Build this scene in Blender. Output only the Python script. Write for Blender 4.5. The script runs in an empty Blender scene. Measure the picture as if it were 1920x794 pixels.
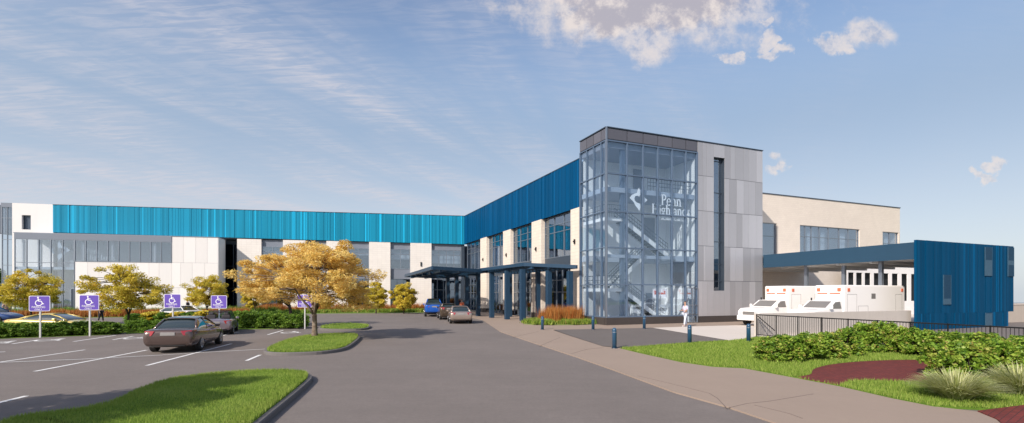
import bpy, bmesh, math, random
import numpy as np
from mathutils import Vector, Matrix
S = bpy.context.scene
C = S.collection
R = math.radians
random.seed(7)

# ---------------------------------------------------------------- camera
EYE = 2.45; FPX = 917.0; HY = 551.0
cd = bpy.data.cameras.new('camera'); cam = bpy.data.objects.new('camera', cd); C.objects.link(cam)
cam.location = (0, 0, EYE); cam.rotation_euler = (R(90), 0, 0)
cd.sensor_width = 36; cd.lens = 36*FPX/1920; cd.shift_y = (HY-397)/1920; cd.clip_end = 20000; cd.clip_start = .1
S.camera = cam
S.view_settings.view_transform = 'Standard'; S.view_settings.look = 'None'
S.view_settings.gamma = 1; S.view_settings.exposure = 0.32
try: S.view_settings.use_curve_mapping = False
except Exception: pass
# ---------------------------------------------------------------- sun
SUN_EL = R(33); LX, LY = .59, .807
sl = bpy.data.lights.new('sun', 'SUN'); sl.energy = 4.0; sl.angle = R(.5); sl.color = (1, .93, .83)
sun = bpy.data.objects.new('sun', sl); C.objects.link(sun); sun.location = (-30, -30, 60)
sun.rotation_euler = Vector((LX*math.cos(SUN_EL), LY*math.cos(SUN_EL), -math.sin(SUN_EL))).to_track_quat('-Z', 'Y').to_euler()
# ---------------------------------------------------------------- world: sky and clouds
W = bpy.data.worlds.new('World'); S.world = W; W.use_nodes = True
nt = W.node_tree; N = nt.nodes; L = nt.links; N.clear()
SKY_STRENGTH = .15
class G:
    """tiny node-graph helper"""
    def __init__(s, nt): s.nt = nt
    def put(s, i, v):
        if isinstance(v, bpy.types.NodeSocket): s.nt.links.new(v, i)
        else: i.default_value = v
    def m(s, op, a, b=0.0, c=None, clamp=False):
        n = s.nt.nodes.new('ShaderNodeMath'); n.operation = op; n.use_clamp = clamp
        s.put(n.inputs[0], a); s.put(n.inputs[1], b)
        if c is not None: s.put(n.inputs[2], c)
        return n.outputs[0]
    def v(s, op, a, b=None, sc=None):
        n = s.nt.nodes.new('ShaderNodeVectorMath'); n.operation = op
        s.put(n.inputs[0], a)
        if b is not None: s.put(n.inputs[1], b)
        if sc is not None: s.put(n.inputs['Scale'], sc)
        return n.outputs['Value'] if op in ('DOT_PRODUCT', 'LENGTH', 'DISTANCE') else n.outputs['Vector']
    def comb(s, x, y, z):
        n = s.nt.nodes.new('ShaderNodeCombineXYZ')
        for i, q in enumerate((x, y, z)): s.put(n.inputs[i], q)
        return n.outputs[0]
    def sep(s, v):
        n = s.nt.nodes.new('ShaderNodeSeparateXYZ'); s.put(n.inputs[0], v); return n.outputs
    def noise(s, vec, scale, detail=4, rough=.5, dist=0, dim='3D'):
        n = s.nt.nodes.new('ShaderNodeTexNoise'); n.noise_dimensions = dim
        s.put(n.inputs['Vector'], vec); n.inputs['Scale'].default_value = scale
        n.inputs['Detail'].default_value = detail; n.inputs['Roughness'].default_value = rough
        n.inputs['Distortion'].default_value = dist
        return n.outputs[0]
    def mix(s, f, a, b, blend='MIX'):
        n = s.nt.nodes.new('ShaderNodeMix'); n.data_type = 'RGBA'; n.blend_type = blend
        s.put(n.inputs[0], f); s.put(n.inputs[6], a); s.put(n.inputs[7], b)
        return n.outputs[2]
    def ramp(s, f, a, b, smooth=True):
        n = s.nt.nodes.new('ShaderNodeMapRange'); n.interpolation_type = 'SMOOTHSTEP' if smooth else 'LINEAR'
        s.put(n.inputs[0], f); n.inputs[1].default_value = a; n.inputs[2].default_value = b
        return n.outputs[0]
g = G(nt)
sky = N.new('ShaderNodeTexSky'); sky.sky_type = 'NISHITA'; sky.sun_disc = False
sky.sun_elevation = SUN_EL; sky.sun_rotation = math.atan2(-LX, -LY); sky.air_density = 1.0; sky.dust_density = 1.3; sky.ozone_density = 1.3
tc = N.new('ShaderNodeTexCoord')
d = tc.outputs['Generated']; dx, dy, dz = g.sep(d)
ys = g.m('MAXIMUM', dy, .02); px_ = g.m('DIVIDE', dx, ys); py_ = g.m('DIVIDE', dz, ys)   # direction as slope ahead of the entrance side
ahead = g.ramp(dy, .05, .2)
pl = g.comb(px_, py_, 0)
def nc(vec, scale, det):
    n = N.new('ShaderNodeTexNoise'); n.inputs['Scale'].default_value = scale; n.inputs['Detail'].default_value = det; L.new(vec, n.inputs['Vector']); return n.outputs['Color']
pw = g.v('ADD', pl, g.v('SCALE', g.v('SUBTRACT', nc(pl, 9, 3), (.5, .5, .5)), sc=.13))
pw = g.v('ADD', pw, g.v('SCALE', g.v('SUBTRACT', nc(pl, 32, 4), (.5, .5, .5)), sc=.05))
wn = g.noise(pl, 4.0, 9, .60)
wn2 = g.noise(g.v('ADD', pl, (3.1, 7.7, 0)), 22, 9, .68)
den = None
for (cx, cy, rx, ry, amp) in [(1225, -20, 285, 95, .9), (1232, 76, 66, 48, .8), (1130, 25, 110, 50, .9), (1433, 48, 17, 14, .9), (1428, 76, 16, 16, .9), (1446, 98, 30, 15, 1.0),
                              (1375, 103, 30, 14, 1.0), (1622, 62, 62, 36, .9), (1570, 82, 36, 26, .9), (1455, 306, 24, 9, .8), (1862, 298, 24, 15, 1.0), (1846, 322, 22, 12, 1.0)]:
    q = g.v('SUBTRACT', pw, ((cx-960)/FPX, (HY-cy)/FPX, 0)); q = g.v('MULTIPLY', q, (FPX/rx, FPX/ry, 0))
    r_ = g.v('LENGTH', q)
    val = g.m('ADD', g.m('SUBTRACT', 1.28 if rx > 100 else 1.08, r_), g.m('MULTIPLY', g.m('SUBTRACT', wn if rx > 60 else wn2, .5), amp*2))
    if rx < 100: val = g.m('MINIMUM', val, .45)
    den = val if den is None else g.m('MAXIMUM', den, val)
cum = g.m('MULTIPLY', g.ramp(g.m('ADD', den, g.m('MULTIPLY', g.m('SUBTRACT', wn2, .5), 1.15)), -.05, .80), ahead)
# thin high cloud in long streaks
zs = g.m('ADD', g.m('MAXIMUM', dz, 0), .10)
cp = g.comb(g.m('DIVIDE', dx, zs), g.m('DIVIDE', dy, zs), 0)
mp = N.new('ShaderNodeMapping'); mp.vector_type = 'TEXTURE'; mp.inputs['Rotation'].default_value = (0, 0, R(61)); mp.inputs['Scale'].default_value = (3.0, .62, 1)
L.new(cp, mp.inputs[0])
st = g.noise(mp.outputs[0], 1.15, 5, .55, .5)
mp2 = N.new('ShaderNodeMapping'); mp2.inputs['Rotation'].default_value = (0, 0, R(-12)); mp2.inputs['Scale'].default_value = (.8, 4.2, 1)
L.new(cp, mp2.inputs[0])
rip = g.noise(mp2.outputs[0], 7.5, 6, .62, .9)
side = g.ramp(px_, .75, -.35)
cir = g.m('MULTIPLY', g.ramp(st, .33, .70), g.m('ADD', .35, g.m('MULTIPLY', g.ramp(rip, .36, .68), .75)))
cir = g.m('MULTIPLY', cir, g.m('ADD', .10, g.m('MULTIPLY', side, 1.0)))
cir = g.m('MULTIPLY', cir, g.ramp(dz, .02, .16))
skyc = g.mix(1.0, sky.outputs[0], (.95, .94, .96, 1), 'MULTIPLY')
hz = g.mix(g.ramp(dz, .34, .02), (1.9, 2.5, 3.35, 1), (3.45, 3.75, 4.1, 1))
skyc = g.mix(g.m('MULTIPLY', g.ramp(dz, .54, .28), .82), skyc, hz)
skyc = g.mix(g.m('MULTIPLY', cir, .75), skyc, (3.6, 3.52, 3.85, 1))
shade = g.ramp(g.m('ADD', g.m('SUBTRACT', .95, g.m('MULTIPLY', den, .68)), g.m('MULTIPLY', g.m('SUBTRACT', wn2, .5), 2.2)), .20, .75)
cc = g.mix(shade, (2.6, 2.45, 2.75, 1), (4.5, 4.05, 3.85, 1))
skyc = g.mix(g.m('MULTIPLY', cum, .93), skyc, cc)
bg = N.new('ShaderNodeBackground'); L.new(skyc, bg.inputs[0]); bg.inputs[1].default_value = SKY_STRENGTH
wo = N.new('ShaderNodeOutputWorld'); L.new(bg.outputs[0], wo.inputs[0])

# ================================================================ helpers
def nodes(name):
    m = bpy.data.materials.new(name); m.use_nodes = True
    nt = m.node_tree; b = nt.nodes['Principled BSDF']; return m, nt, b, G(nt)
def mat(name, col, rough=.6, metal=0, spec=.5, var=.10, vs=1.5, bump=0, bs=20, tone=0, coat=0, col2=None, emit=None, streak=0, speck=0):
    m, nt, b, g = nodes(name)
    geo = nt.nodes.new('ShaderNodeTexCoord').outputs['Object']
    c = (*col, 1)
    n = g.noise(geo, vs, 5, .6)
    if col2: base = g.mix(g.ramp(n, .38, .62), c, (*col2, 1))
    else: base = g.mix(1.0, c, (1, 1, 1, 1), 'MULTIPLY')
    f = g.m('ADD', 1-var, g.m('MULTIPLY', n, 2*var))
    if var:
        n2 = g.noise(geo, vs*9, 4, .6); f = g.m('MULTIPLY', f, g.m('ADD', 1-var*.5, g.m('MULTIPLY', n2, var)))
    if speck:
        f = g.m('MULTIPLY', f, g.m('ADD', 1-speck, g.m('MULTIPLY', g.noise(geo, 11, 5, .75), 2*speck))); sv = g.v('MULTIPLY', geo, (.12, 1.6, 1)); f = g.m('MULTIPLY', f, g.m('ADD', .93, g.m('MULTIPLY', g.noise(sv, 1.2, 4, .6), .14)))
    if streak:
        sv = g.v('MULTIPLY', geo, (3, 3, .15)); f = g.m('MULTIPLY', f, g.m('ADD', 1-streak, g.m('MULTIPLY', g.noise(sv, 1, 4, .6), 2*streak)))
    if tone:
        a = nt.nodes.new('ShaderNodeAttribute'); a.attribute_name = 'tone'
        f = g.m('MULTIPLY', f, g.m('ADD', 1-tone, g.m('MULTIPLY', a.outputs['Fac'], 2*tone)))
    base = g.mix(1.0, base, g.comb(f, f, f), 'MULTIPLY')
    nt.links.new(base, b.inputs['Base Color'])
    b.inputs['Roughness'].default_value = rough; b.inputs['Metallic'].default_value = metal
    b.inputs['Specular IOR Level'].default_value = spec
    if coat: b.inputs['Coat Weight'].default_value = coat; b.inputs['Coat Roughness'].default_value = .05
    if emit: b.inputs['Emission Color'].default_value = (*emit[0], 1); b.inputs['Emission Strength'].default_value = emit[1]
    if bump:
        bn = nt.nodes.new('ShaderNodeBump'); bn.inputs['Strength'].default_value = bump; bn.inputs['Distance'].default_value = .02
        nt.links.new(g.noise(geo, bs, 6, .65), bn.inputs['Height']); nt.links.new(bn.outputs[0], b.inputs['Normal'])
    return m
def block_mat(name, c1, c2, mortar, dirv, bw, bh, ms=.012, rough=.85, bump=.3):
    """masonry units laid along the wall direction"""
    m, nt, b, g = nodes(name)
    pos = nt.nodes.new('ShaderNodeNewGeometry').outputs['Position']
    xx = g.v('DOT_PRODUCT', pos, (*dirv, 0)); z = g.sep(pos)[2]
    br = nt.nodes.new('ShaderNodeTexBrick'); nt.links.new(g.comb(xx, z, 0), br.inputs['Vector'])
    br.inputs['Color1'].default_value = (*c1, 1); br.inputs['Color2'].default_value = (*c2, 1); br.inputs['Mortar'].default_value = (*mortar, 1)
    br.inputs['Scale'].default_value = 1; br.inputs['Mortar Size'].default_value = ms; br.inputs['Mortar Smooth'].default_value = .3
    br.inputs['Brick Width'].default_value = bw; br.inputs['Row Height'].default_value = bh; br.offset = .5 if bh < .3 else 0
    f = g.m('ADD', .90, g.m('MULTIPLY', g.noise(pos, .7, 5, .65), .20))
    nt.links.new(g.mix(1, br.outputs[0], g.comb(f, f, f), 'MULTIPLY'), b.inputs['Base Color'])
    b.inputs['Roughness'].default_value = rough
    bn = nt.nodes.new('ShaderNodeBump'); bn.inputs['Strength'].default_value = bump; bn.inputs['Distance'].default_value = .02
    nt.links.new(g.m('ADD', g.m('SUBTRACT', 1, br.outputs['Fac']), g.m('MULTIPLY', g.noise(pos, 30, 4), .3)), bn.inputs['Height']); nt.links.new(bn.outputs[0], b.inputs['Normal'])
    return m
def glass_mat(name, tint, refl=.12, rtint=(.9, .95, 1), wav=.012):
    m, nt, b, g = nodes(name); nt.nodes.remove(b)
    t = nt.nodes.new('ShaderNodeBsdfTransparent'); t.inputs[0].default_value = (*tint, 1)
    gl = nt.nodes.new('ShaderNodeBsdfGlossy'); gl.inputs[0].default_value = (*rtint, 1); gl.inputs['Roughness'].default_value = .02
    geo = nt.nodes.new('ShaderNodeTexCoord').outputs['Object']
    bn = nt.nodes.new('ShaderNodeBump'); bn.inputs['Strength'].default_value = wav*6; bn.inputs['Distance'].default_value = .05
    nt.links.new(g.noise(geo, .8, 2, .4), bn.inputs['Height']); nt.links.new(bn.outputs[0], gl.inputs['Normal'])
    lw = nt.nodes.new('ShaderNodeLayerWeight'); lw.inputs[0].default_value = .25
    f = g.m('ADD', refl, g.m('MULTIPLY', lw.outputs['Facing'], .30))
    ms = nt.nodes.new('ShaderNodeMixShader'); nt.links.new(f, ms.inputs[0]); nt.links.new(t.outputs[0], ms.inputs[1]); nt.links.new(gl.outputs[0], ms.inputs[2])
    nt.links.new(ms.outputs[0], nt.nodes['Material Output'].inputs[0]); return m
def leaf_mat(name, cols, rough=.55, trans=.35):
    m, nt, b, g = nodes(name)
    a = nt.nodes.new('ShaderNodeAttribute'); a.attribute_name = 'tone'
    cr = nt.nodes.new('ShaderNodeValToRGB'); e = cr.color_ramp.elements
    while len(e) < len(cols): e.new(.5)
    for i, c in enumerate(cols): e[i].position = i/(len(cols)-1); e[i].color = (*c, 1)
    nt.links.new(a.outputs['Fac'], cr.inputs[0]); nt.links.new(cr.outputs[0], b.inputs['Base Color'])
    b.inputs['Roughness'].default_value = rough; b.inputs['Specular IOR Level'].default_value = .3
    tr = nt.nodes.new('ShaderNodeBsdfTranslucent'); nt.links.new(cr.outputs[0], tr.inputs[0])
    ms = nt.nodes.new('ShaderNodeMixShader'); ms.inputs[0].default_value = trans
    nt.links.new(b.outputs[0], ms.inputs[1]); nt.links.new(tr.outputs[0], ms.inputs[2]); nt.links.new(ms.outputs[0], nt.nodes['Material Output'].inputs[0])
    return m
OFF = {}
def tag(o, label=None, cat=None, group=None, kind=None):
    if label: o['label'] = label
    if cat: o['category'] = cat
    if group: o['group'] = group
    if kind: o['kind'] = kind
    return o
def thing(name, label, cat, loc=(0, 0, 0), rz=0, group=None):
    o = bpy.data.objects.new(name, None); C.objects.link(o); o.location = loc; o.rotation_euler = (0, 0, rz)
    o.empty_display_size = .2
    OFF[o.name] = Vector(loc) if rz == 0 else Vector((0, 0, 0))
    return tag(o, label, cat, group)
def link(name, me, parent=None, mats=()):
    o = bpy.data.objects.new(name, me); C.objects.link(o)
    for m in (mats if isinstance(mats, (list, tuple)) else [mats]): me.materials.append(m)
    if parent is not None:
        o.parent = parent; OFF[o.name] = OFF.get(parent.name, Vector((0, 0, 0)))
    return o
def mesh_np(name, V, F, mats, parent=None, tone=None, midx=None, smooth=False, local=False):
    V = np.asarray(V, dtype=np.float32); F = np.asarray(F, dtype=np.int32)
    if parent is not None and not local: V = V - np.array(OFF.get(parent.name, Vector((0, 0, 0))), dtype=np.float32)
    me = bpy.data.meshes.new(name); k = F.shape[1]
    me.vertices.add(len(V)); me.vertices.foreach_set('co', V.ravel())
    me.loops.add(F.size); me.loops.foreach_set('vertex_index', F.ravel())
    me.polygons.add(len(F)); me.polygons.foreach_set('loop_start', np.arange(0, F.size, k, dtype=np.int32))
    if midx is not None: me.polygons.foreach_set('material_index', np.asarray(midx, dtype=np.int32))
    if smooth: me.polygons.foreach_set('use_smooth', np.ones(len(F), dtype=bool))
    me.update(calc_edges=True)
    if tone is not None:
        a = me.attributes.new('tone', 'FLOAT', 'FACE'); a.data.foreach_set('value', np.asarray(tone, dtype=np.float32))
    return link(name, me, parent, mats)
class Fr:
    def __init__(s, O, e1, e2):
        s.O = Vector((O[0], O[1], 0)); s.e1 = Vector((e1[0], e1[1], 0)).normalized(); s.e2 = Vector((e2[0], e2[1], 0)).normalized()
    def p(s, x, y, z=0): q = s.O+s.e1*x+s.e2*y; return (q.x, q.y, z)
    def shift(s, x, y): q = s.p(x, y); return Fr(q, s.e1, s.e2)
    def x_at(s, px, y=0):
        """distance along the face whose direction has this slope from the eye"""
        u = (px-960)/FPX; o = s.O+s.e2*y; return (u*o.y-o.x)/(s.e1.x-u*s.e1.y)
WORLD = Fr((0, 0), (1, 0), (0, 1))
class MB:
    def __init__(s): s.v = []; s.f = []; s.t = []; s.mi = []
    def add(s, vs, fs, tone=.5, mi=0):
        o = len(s.v); s.v += [tuple(a) for a in vs]
        for f in fs: s.f.append(tuple(i+o for i in f)); s.t.append(tone); s.mi.append(mi)
        return s
    def box(s, F, x0, x1, y0, y1, z0, z1, tone=.5, mi=0):
        vs = [F.p(x, y, z) for z in (z0, z1) for y in (y0, y1) for x in (x0, x1)]
        return s.add(vs, [(0, 2, 3, 1), (4, 5, 7, 6), (0, 1, 5, 4), (2, 6, 7, 3), (0, 4, 6, 2), (1, 3, 7, 5)], tone, mi)
    def bar(s, a, b, w, h=None, tone=.5, mi=0, up=(0, 0, 1)):
        """square bar from a to b"""
        h = h or w; a = Vector(a); b = Vector(b); d = (b-a).normalized(); u = Vector(up)
        if abs(d.dot(u)) > .98: u = Vector((1, 0, 0))
        sx = d.cross(u).normalized(); sz = sx.cross(d)
        vs = [c+sx*i*w/2+sz*j*h/2 for c in (a, b) for i, j in ((-1, -1), (1, -1), (1, 1), (-1, 1))]
        return s.add(vs, [(0, 1, 2, 3), (7, 6, 5, 4), (0, 4, 5, 1), (1, 5, 6, 2), (2, 6, 7, 3), (3, 7, 4, 0)], tone, mi)
    def tube(s, pts, rs, n=8, tone=.5, mi=0, cap=True):
        pts = [Vector(p) for p in pts]; vs = []; fs = []
        for i, p in enumerate(pts):
            d = (pts[min(i+1, len(pts)-1)]-pts[max(i-1, 0)]).normalized()
            u = Vector((0, 0, 1)) if abs(d.z) < .9 else Vector((1, 0, 0)); sx = d.cross(u).normalized(); sy = sx.cross(d)
            r = rs[i] if isinstance(rs, (list, tuple)) else rs
            vs += [p+(sx*math.cos(k*2*math.pi/n)+sy*math.sin(k*2*math.pi/n))*r for k in range(n)]
        for i in range(len(pts)-1):
            for k in range(n): fs.append((i*n+k, i*n+(k+1) % n, (i+1)*n+(k+1) % n, (i+1)*n+k))
        if cap: fs.append(tuple(range(n))[::-1]); fs.append(tuple((len(pts)-1)*n+k for k in range(n)))
        return s.add(vs, fs, tone, mi)
    def prism(s, pts, z0, z1, tone=.5, mi=0):
        n = len(pts); vs = [(p[0], p[1], z0) for p in pts]+[(p[0], p[1], z1) for p in pts]
        return s.add(vs, [tuple(range(n))[::-1], tuple(range(n, 2*n))]+[(i, (i+1) % n, n+(i+1) % n, n+i) for i in range(n)], tone, mi)
    def plate(s, P, pts, th, tone=.5, mi=0):
        """flat outline extruded; P(x,y,d) maps to 3-D"""
        n = len(pts); vs = [P(x, y, 0) for x, y in pts]+[P(x, y, th) for x, y in pts]
        return s.add(vs, [tuple(range(n))[::-1], tuple(range(n, 2*n))]+[(i, (i+1) % n, n+(i+1) % n, n+i) for i in range(n)], tone, mi)
    def build(s, name, mats, parent=None, smooth=False, bevel=0, subd=0, local=False, tri=True, segs=2):
        off = Vector((0, 0, 0)) if (parent is None or local) else OFF.get(parent.name, Vector((0, 0, 0)))
        me = bpy.data.meshes.new(name)
        me.from_pydata([tuple(Vector(v)-off) for v in s.v], [], s.f)
        a = me.attributes.new('tone', 'FLOAT', 'FACE'); a.data.foreach_set('value', s.t)
        me.polygons.foreach_set('material_index', s.mi)
        bm = bmesh.new(); bm.from_mesh(me); bmesh.ops.recalc_face_normals(bm, faces=bm.faces)
        if tri:
            big = [f for f in bm.faces if len(f.verts) > 4]
            if big: bmesh.ops.triangulate(bm, faces=big)
        bm.to_mesh(me); bm.free()
        if smooth: me.polygons.foreach_set('use_smooth', [True]*len(me.polygons))
        o = link(name, me, parent, mats)
        if local: OFF[o.name] = Vector((0, 0, 0))
        if bevel:
            b = o.modifiers.new('b', 'BEVEL'); b.width = bevel; b.segments = segs; b.limit_method = 'ANGLE'; b.angle_limit = R(35)
        if subd:
            b = o.modifiers.new('s', 'SUBSURF'); b.levels = subd; b.render_levels = subd
        return o
def bake(o):
    dg = bpy.context.evaluated_depsgraph_get(); me = bpy.data.meshes.new_from_object(o.evaluated_get(dg)); me.name = o.name
    o.modifiers.clear(); o.data = me; return o
def copy_tree(o, parent=None):
    c = o.copy(); C.objects.link(c)
    if parent is not None: c.parent = parent
    for ch in list(o.children): copy_tree(ch, c)
    return c
def gp(px, py, z=0):
    """point of the ground that lies under this slope from the eye"""
    D = (EYE-z)*FPX/(py-HY); return Vector(((px-960)/FPX*D, D, z))
def chaikin(P, k=2, closed=True):
    for _ in range(k):
        Q = []
        n = len(P)
        for i in range(n if closed else n-1):
            a, b = Vector(P[i]), Vector(P[(i+1) % n]); Q += [a*.75+b*.25, a*.25+b*.75]
        P = Q if closed else [Vector(P[0])]+Q+[Vector(P[-1])]
    return P
def offset(P, d):
    """move a closed outline inwards by d"""
    n = len(P); A = sum(P[i][0]*P[(i+1) % n][1]-P[(i+1) % n][0]*P[i][1] for i in range(n)); sg = 1 if A > 0 else -1; out = []
    for i in range(n):
        a, b, c = Vector(P[i-1][:2]), Vector(P[i][:2]), Vector(P[(i+1) % n][:2])
        e, f = (b-a).normalized(), (c-b).normalized(); nn = (Vector((-e.y, e.x))+Vector((-f.y, f.x)))*sg
        nn = nn.normalized() if nn.length > 1e-6 else Vector((-e.y, e.x))*sg
        out.append((b.x+nn.x*d, b.y+nn.y*d, 0))
    return out
def inside(P, x, y):
    P = np.array([(p[0], p[1]) for p in P]); r = np.zeros(len(x), bool)
    x2, y2 = np.roll(P[:, 0], 1), np.roll(P[:, 1], 1)
    for (xi, yi, xj, yj) in zip(P[:, 0], P[:, 1], x2, y2):
        c = ((yi > y) != (yj > y)) & (x < (xj-xi)*(y-yi)/(yj-yi+1e-12)+xi); r ^= c
    return r
def sample(P, n, rng):
    a = np.array([(p[0], p[1]) for p in P]); lo, hi = a.min(0), a.max(0); out = np.zeros((0, 2))
    while len(out) < n:
        q = rng.uniform(lo, hi, (n*2, 2)); out = np.vstack([out, q[inside(P, q[:, 0], q[:, 1])]])
    return out[:n]

# ================================================================ materials
BLU = mat('steel_blue_paint', (.018, .050, .095), .45, .0, .35, .10, .8, tone=.12)
M = dict(
 asphalt=mat('asphalt', (.195, .165, .150), .9, 0, .3, .19, .30, .5, 60, speck=.22),
 asphalt2=mat('asphalt_drive', (.16, .137, .125), .9, 0, .3, .13, .4, .5, 60, speck=.2),
 walk=mat('sidewalk_concrete', (.335, .255, .203), .9, 0, .3, .07, .5, .25, 50),
 kerb=mat('kerb_concrete', (.16, .145, .14), .9, 0, .3, .12, 1, .3, 40),
 white_conc=mat('pale_concrete', (.66, .58, .515), .85, 0, .3, .06, .6, .2, 40),
 paint=mat('road_paint', (.78, .76, .74), .7, 0, .4, .22, 3, .2, 60),
 soil=mat('site_ground', (.16, .20, .07), .95, 0, .2, .25, .5, .4, 10),
 lawn=mat('lawn', (.10, .175, .022), .95, 0, .1, .3, 1.2, .7, 40, col2=(.14, .21, .035)),
 hill=mat('haze_blue_hill', (.10, .15, .19), 1, 0, .1, .3, .003),  # far forest tinted blue: distance haze put into the base colour
 pav=None,
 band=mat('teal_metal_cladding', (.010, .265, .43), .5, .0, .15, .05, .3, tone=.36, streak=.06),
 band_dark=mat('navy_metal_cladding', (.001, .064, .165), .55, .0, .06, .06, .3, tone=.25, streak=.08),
 box_blue=mat('deep_blue_cladding', (.001, .057, .135), .55, 0, .06, .06, .4, tone=.30, streak=.08),
 spandrel=mat('grey_spandrel', (.20, .22, .27), .35, .0, .6, .06, .5, tone=.10),
 par=mat('brown_grey_spandrel', (.125, .12, .14), .22, .2, .6, .06, .5, tone=.15),
 metalpan=mat('grey_metal_panel', (.47, .455, .475), .36, .35, .6, .05, .3, tone=.17, streak=.04),
 slab=mat('slab_edge', (.36, .41, .49), .6, var=.05),
 mull_t=mat('tower_mullion', (.13, .18, .26), .35, .3, .5, .04),
 cream=mat('cream_panel', (.79, .75, .735), .8, 0, .3, .03, .4, .1, 30, tone=.05, streak=.03),
 plinth=mat('dark_stone_plinth', (.055, .045, .042), .6, 0, .5, .2, 4, .3, 20),
 mull=mat('mullion_grey', (.30, .33, .38), .35, .7, .5, .04),
 mull_d=mat('mullion_dark', (.07, .09, .12), .35, .5, .5, .04),
 white=mat('white_plaster', (.88, .88, .88), .8, 0, .3, .03),
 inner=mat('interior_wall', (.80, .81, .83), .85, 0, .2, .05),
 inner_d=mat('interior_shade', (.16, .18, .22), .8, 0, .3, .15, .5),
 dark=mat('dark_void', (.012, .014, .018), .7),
 blind=mat('window_blind', (.62, .64, .66), .8, var=.04),
 blue=BLU,
 fascia=mat('canopy_fascia_blue', (.022, .060, .105), .5, 0, .3, .05, .4, streak=.04),
 soffit=mat('soffit_white', (.62, .60, .58), .8, var=.05),
 tan=mat('tan_retaining_wall', (.46, .39, .33), .9, var=.08, bump=.3, bs=15, streak=.06),
 conc=mat('grey_concrete_wall', (.52, .465, .42), .9, 0, .3, .09, .8, .3, 25, streak=.07),
 black=mat('black_metal', (.018, .017, .018), .45, .3, .5, .1),
 rubber=mat('tyre_rubber', (.022, .021, .021), .85),
 rim=mat('alloy_rim', (.50, .50, .52), .25, .9, .5, .05),
 carglass=mat('car_glass', (.022, .035, .036), .04, 0, .9, .05, coat=1),
 amb_glass=mat('ambulance_glass', (.20, .185, .175), .10, 0, .8, .05),
 tail=mat('tail_light', (.36, .015, .022), .15, 0, .7, .1, coat=1),
 headl=mat('head_light', (.75, .78, .8), .1, .3, .8, .05, coat=1),
 seat=mat('car_seat', (.05, .045, .05), .7),
 plate=mat('blank_plate', (.30, .28, .27), .5),
 ambwhite=mat('ambulance_white', (.92, .88, .85), .35, 0, .5, .02, coat=.3),
 orange=mat('ambulance_orange', (.72, .17, .08), .4),
 purple=mat('sign_purple', (.125, .070, .40), .5, 0, .4, .04),
 signwhite=mat('sign_white', (.85, .82, .86), .5),
 post=mat('galvanised_post', (.55, .53, .52), .5, .4, .5, .08),
 bollard=mat('bollard_blue', (.022, .075, .145), .30, 0, .5, .06, coat=.3),
 red=mat('sign_red', (.55, .09, .09), .5),
 bark=mat('bark', (.16, .115, .085), .95, 0, .2, .3, 6, .8, 30, col2=(.24, .19, .15)),
 bark_d=mat('dark_bark', (.06, .045, .04), .95, 0, .2, .3, 6, .6, 30),
 skin=mat('skin', (.46, .27, .19), .55), hair=mat('hair_brown', (.06, .03, .02), .7),
)
M['glass'] = glass_mat('tower_glass', (.92, .955, .985), .08, (.75, .88, 1))
M['glass_b'] = glass_mat('window_glass', (.34, .44, .56), .24, (.8, .9, 1))
M['glass_v'] = glass_mat('pale_window_glass', (.80, .85, .90), .20, (.85, .92, 1))

a_ = (-.382, .924); b_ = (.924, .382)
T0 = (7.22, 37.4)
FA = Fr(T0, a_, b_)            # entrance wing face: x runs away from the tower corner, y goes indoors
FB = Fr(T0, b_, a_)            # tower front face
w_ = (-.972, -.235); wn_ = (-.235, .972)
FW = Fr((-7.05, 71.9), w_, wn_)
FV = Fr((-37.15, 61.8), w_, wn_)
FR_ = Fr(FB.p(0, 4.66), b_, a_)
def add2(a, b): return (a[0]+b[0], a[1]+b[1])
M['blockA'] = block_mat('cream_block_entrance', (.74, .64, .54), (.70, .60, .51), (.56, .48, .42), add2(a_, b_), .6, .3)
M['blockW'] = block_mat('cream_block_wing', (.80, .74, .69), (.77, .71, .66), (.68, .62, .58), add2(w_, wn_), .6, .3)
M['brick'] = block_mat('cream_brick', (.74, .645, .56), (.71, .615, .535), (.64, .555, .48), add2(b_, a_), .40, .20, .010)

# ================================================================ setting
def sheet(name, P, z, m, thick=None, kind='structure'):
    b = MB()
    if thick: b.prism(P, z-thick, z)
    else: b.add([(p[0], p[1], z) for p in P], [tuple(range(len(P)))])
    o = b.build(name, m); o['kind'] = kind
    if thick is None:
        # a sheet looks up
        for p in o.data.polygons:
            if p.normal.z < 0: o.data.flip_normals(); break
    return o
# terrain: level site on a hilltop, valley and far ridges round it
def terrain():
    rr = [0, 40, 80, 105, 125, 160, 220, 320, 480, 750, 1200, 1800, 2500, 3300, 4300, 5600, 7500, 10000]; n = 96
    rng = np.random.default_rng(3); ph = rng.uniform(0, 6.28, 8); V = [(0, 20, -.03)]; F = []
    for i, r in enumerate(rr[1:]):
        for k in range(n):
            t = 2*math.pi*k/n
            drop = max(0, min(1, (r-105)/650)); drop = drop*drop*(3-2*drop)
            z = -.03-62*drop
            if r > 1000: z += max(0, (min(r, 4300)-1000)/3300)*(16+9*math.sin(5*t+ph[0])+7*math.sin(11*t+ph[1])+4*math.sin(23*t+ph[2]))
            if r > 4400: z -= (r-4400)*.012
            V.append((r*math.cos(t), 20+r*math.sin(t), z))
    for k in range(n): F.append((0, 1+k, 1+(k+1) % n))
    b = MB(); b.add(V, F)
    for i in range(len(rr)-2):
        for k in range(n):
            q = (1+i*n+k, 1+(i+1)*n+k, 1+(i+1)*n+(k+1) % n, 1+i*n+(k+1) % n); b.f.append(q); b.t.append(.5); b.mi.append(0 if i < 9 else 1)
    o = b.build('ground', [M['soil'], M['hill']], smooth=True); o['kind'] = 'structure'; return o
terrain()
def Pg(pts, z=0): return [gp(x, y, z) for x, y in pts]
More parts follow.
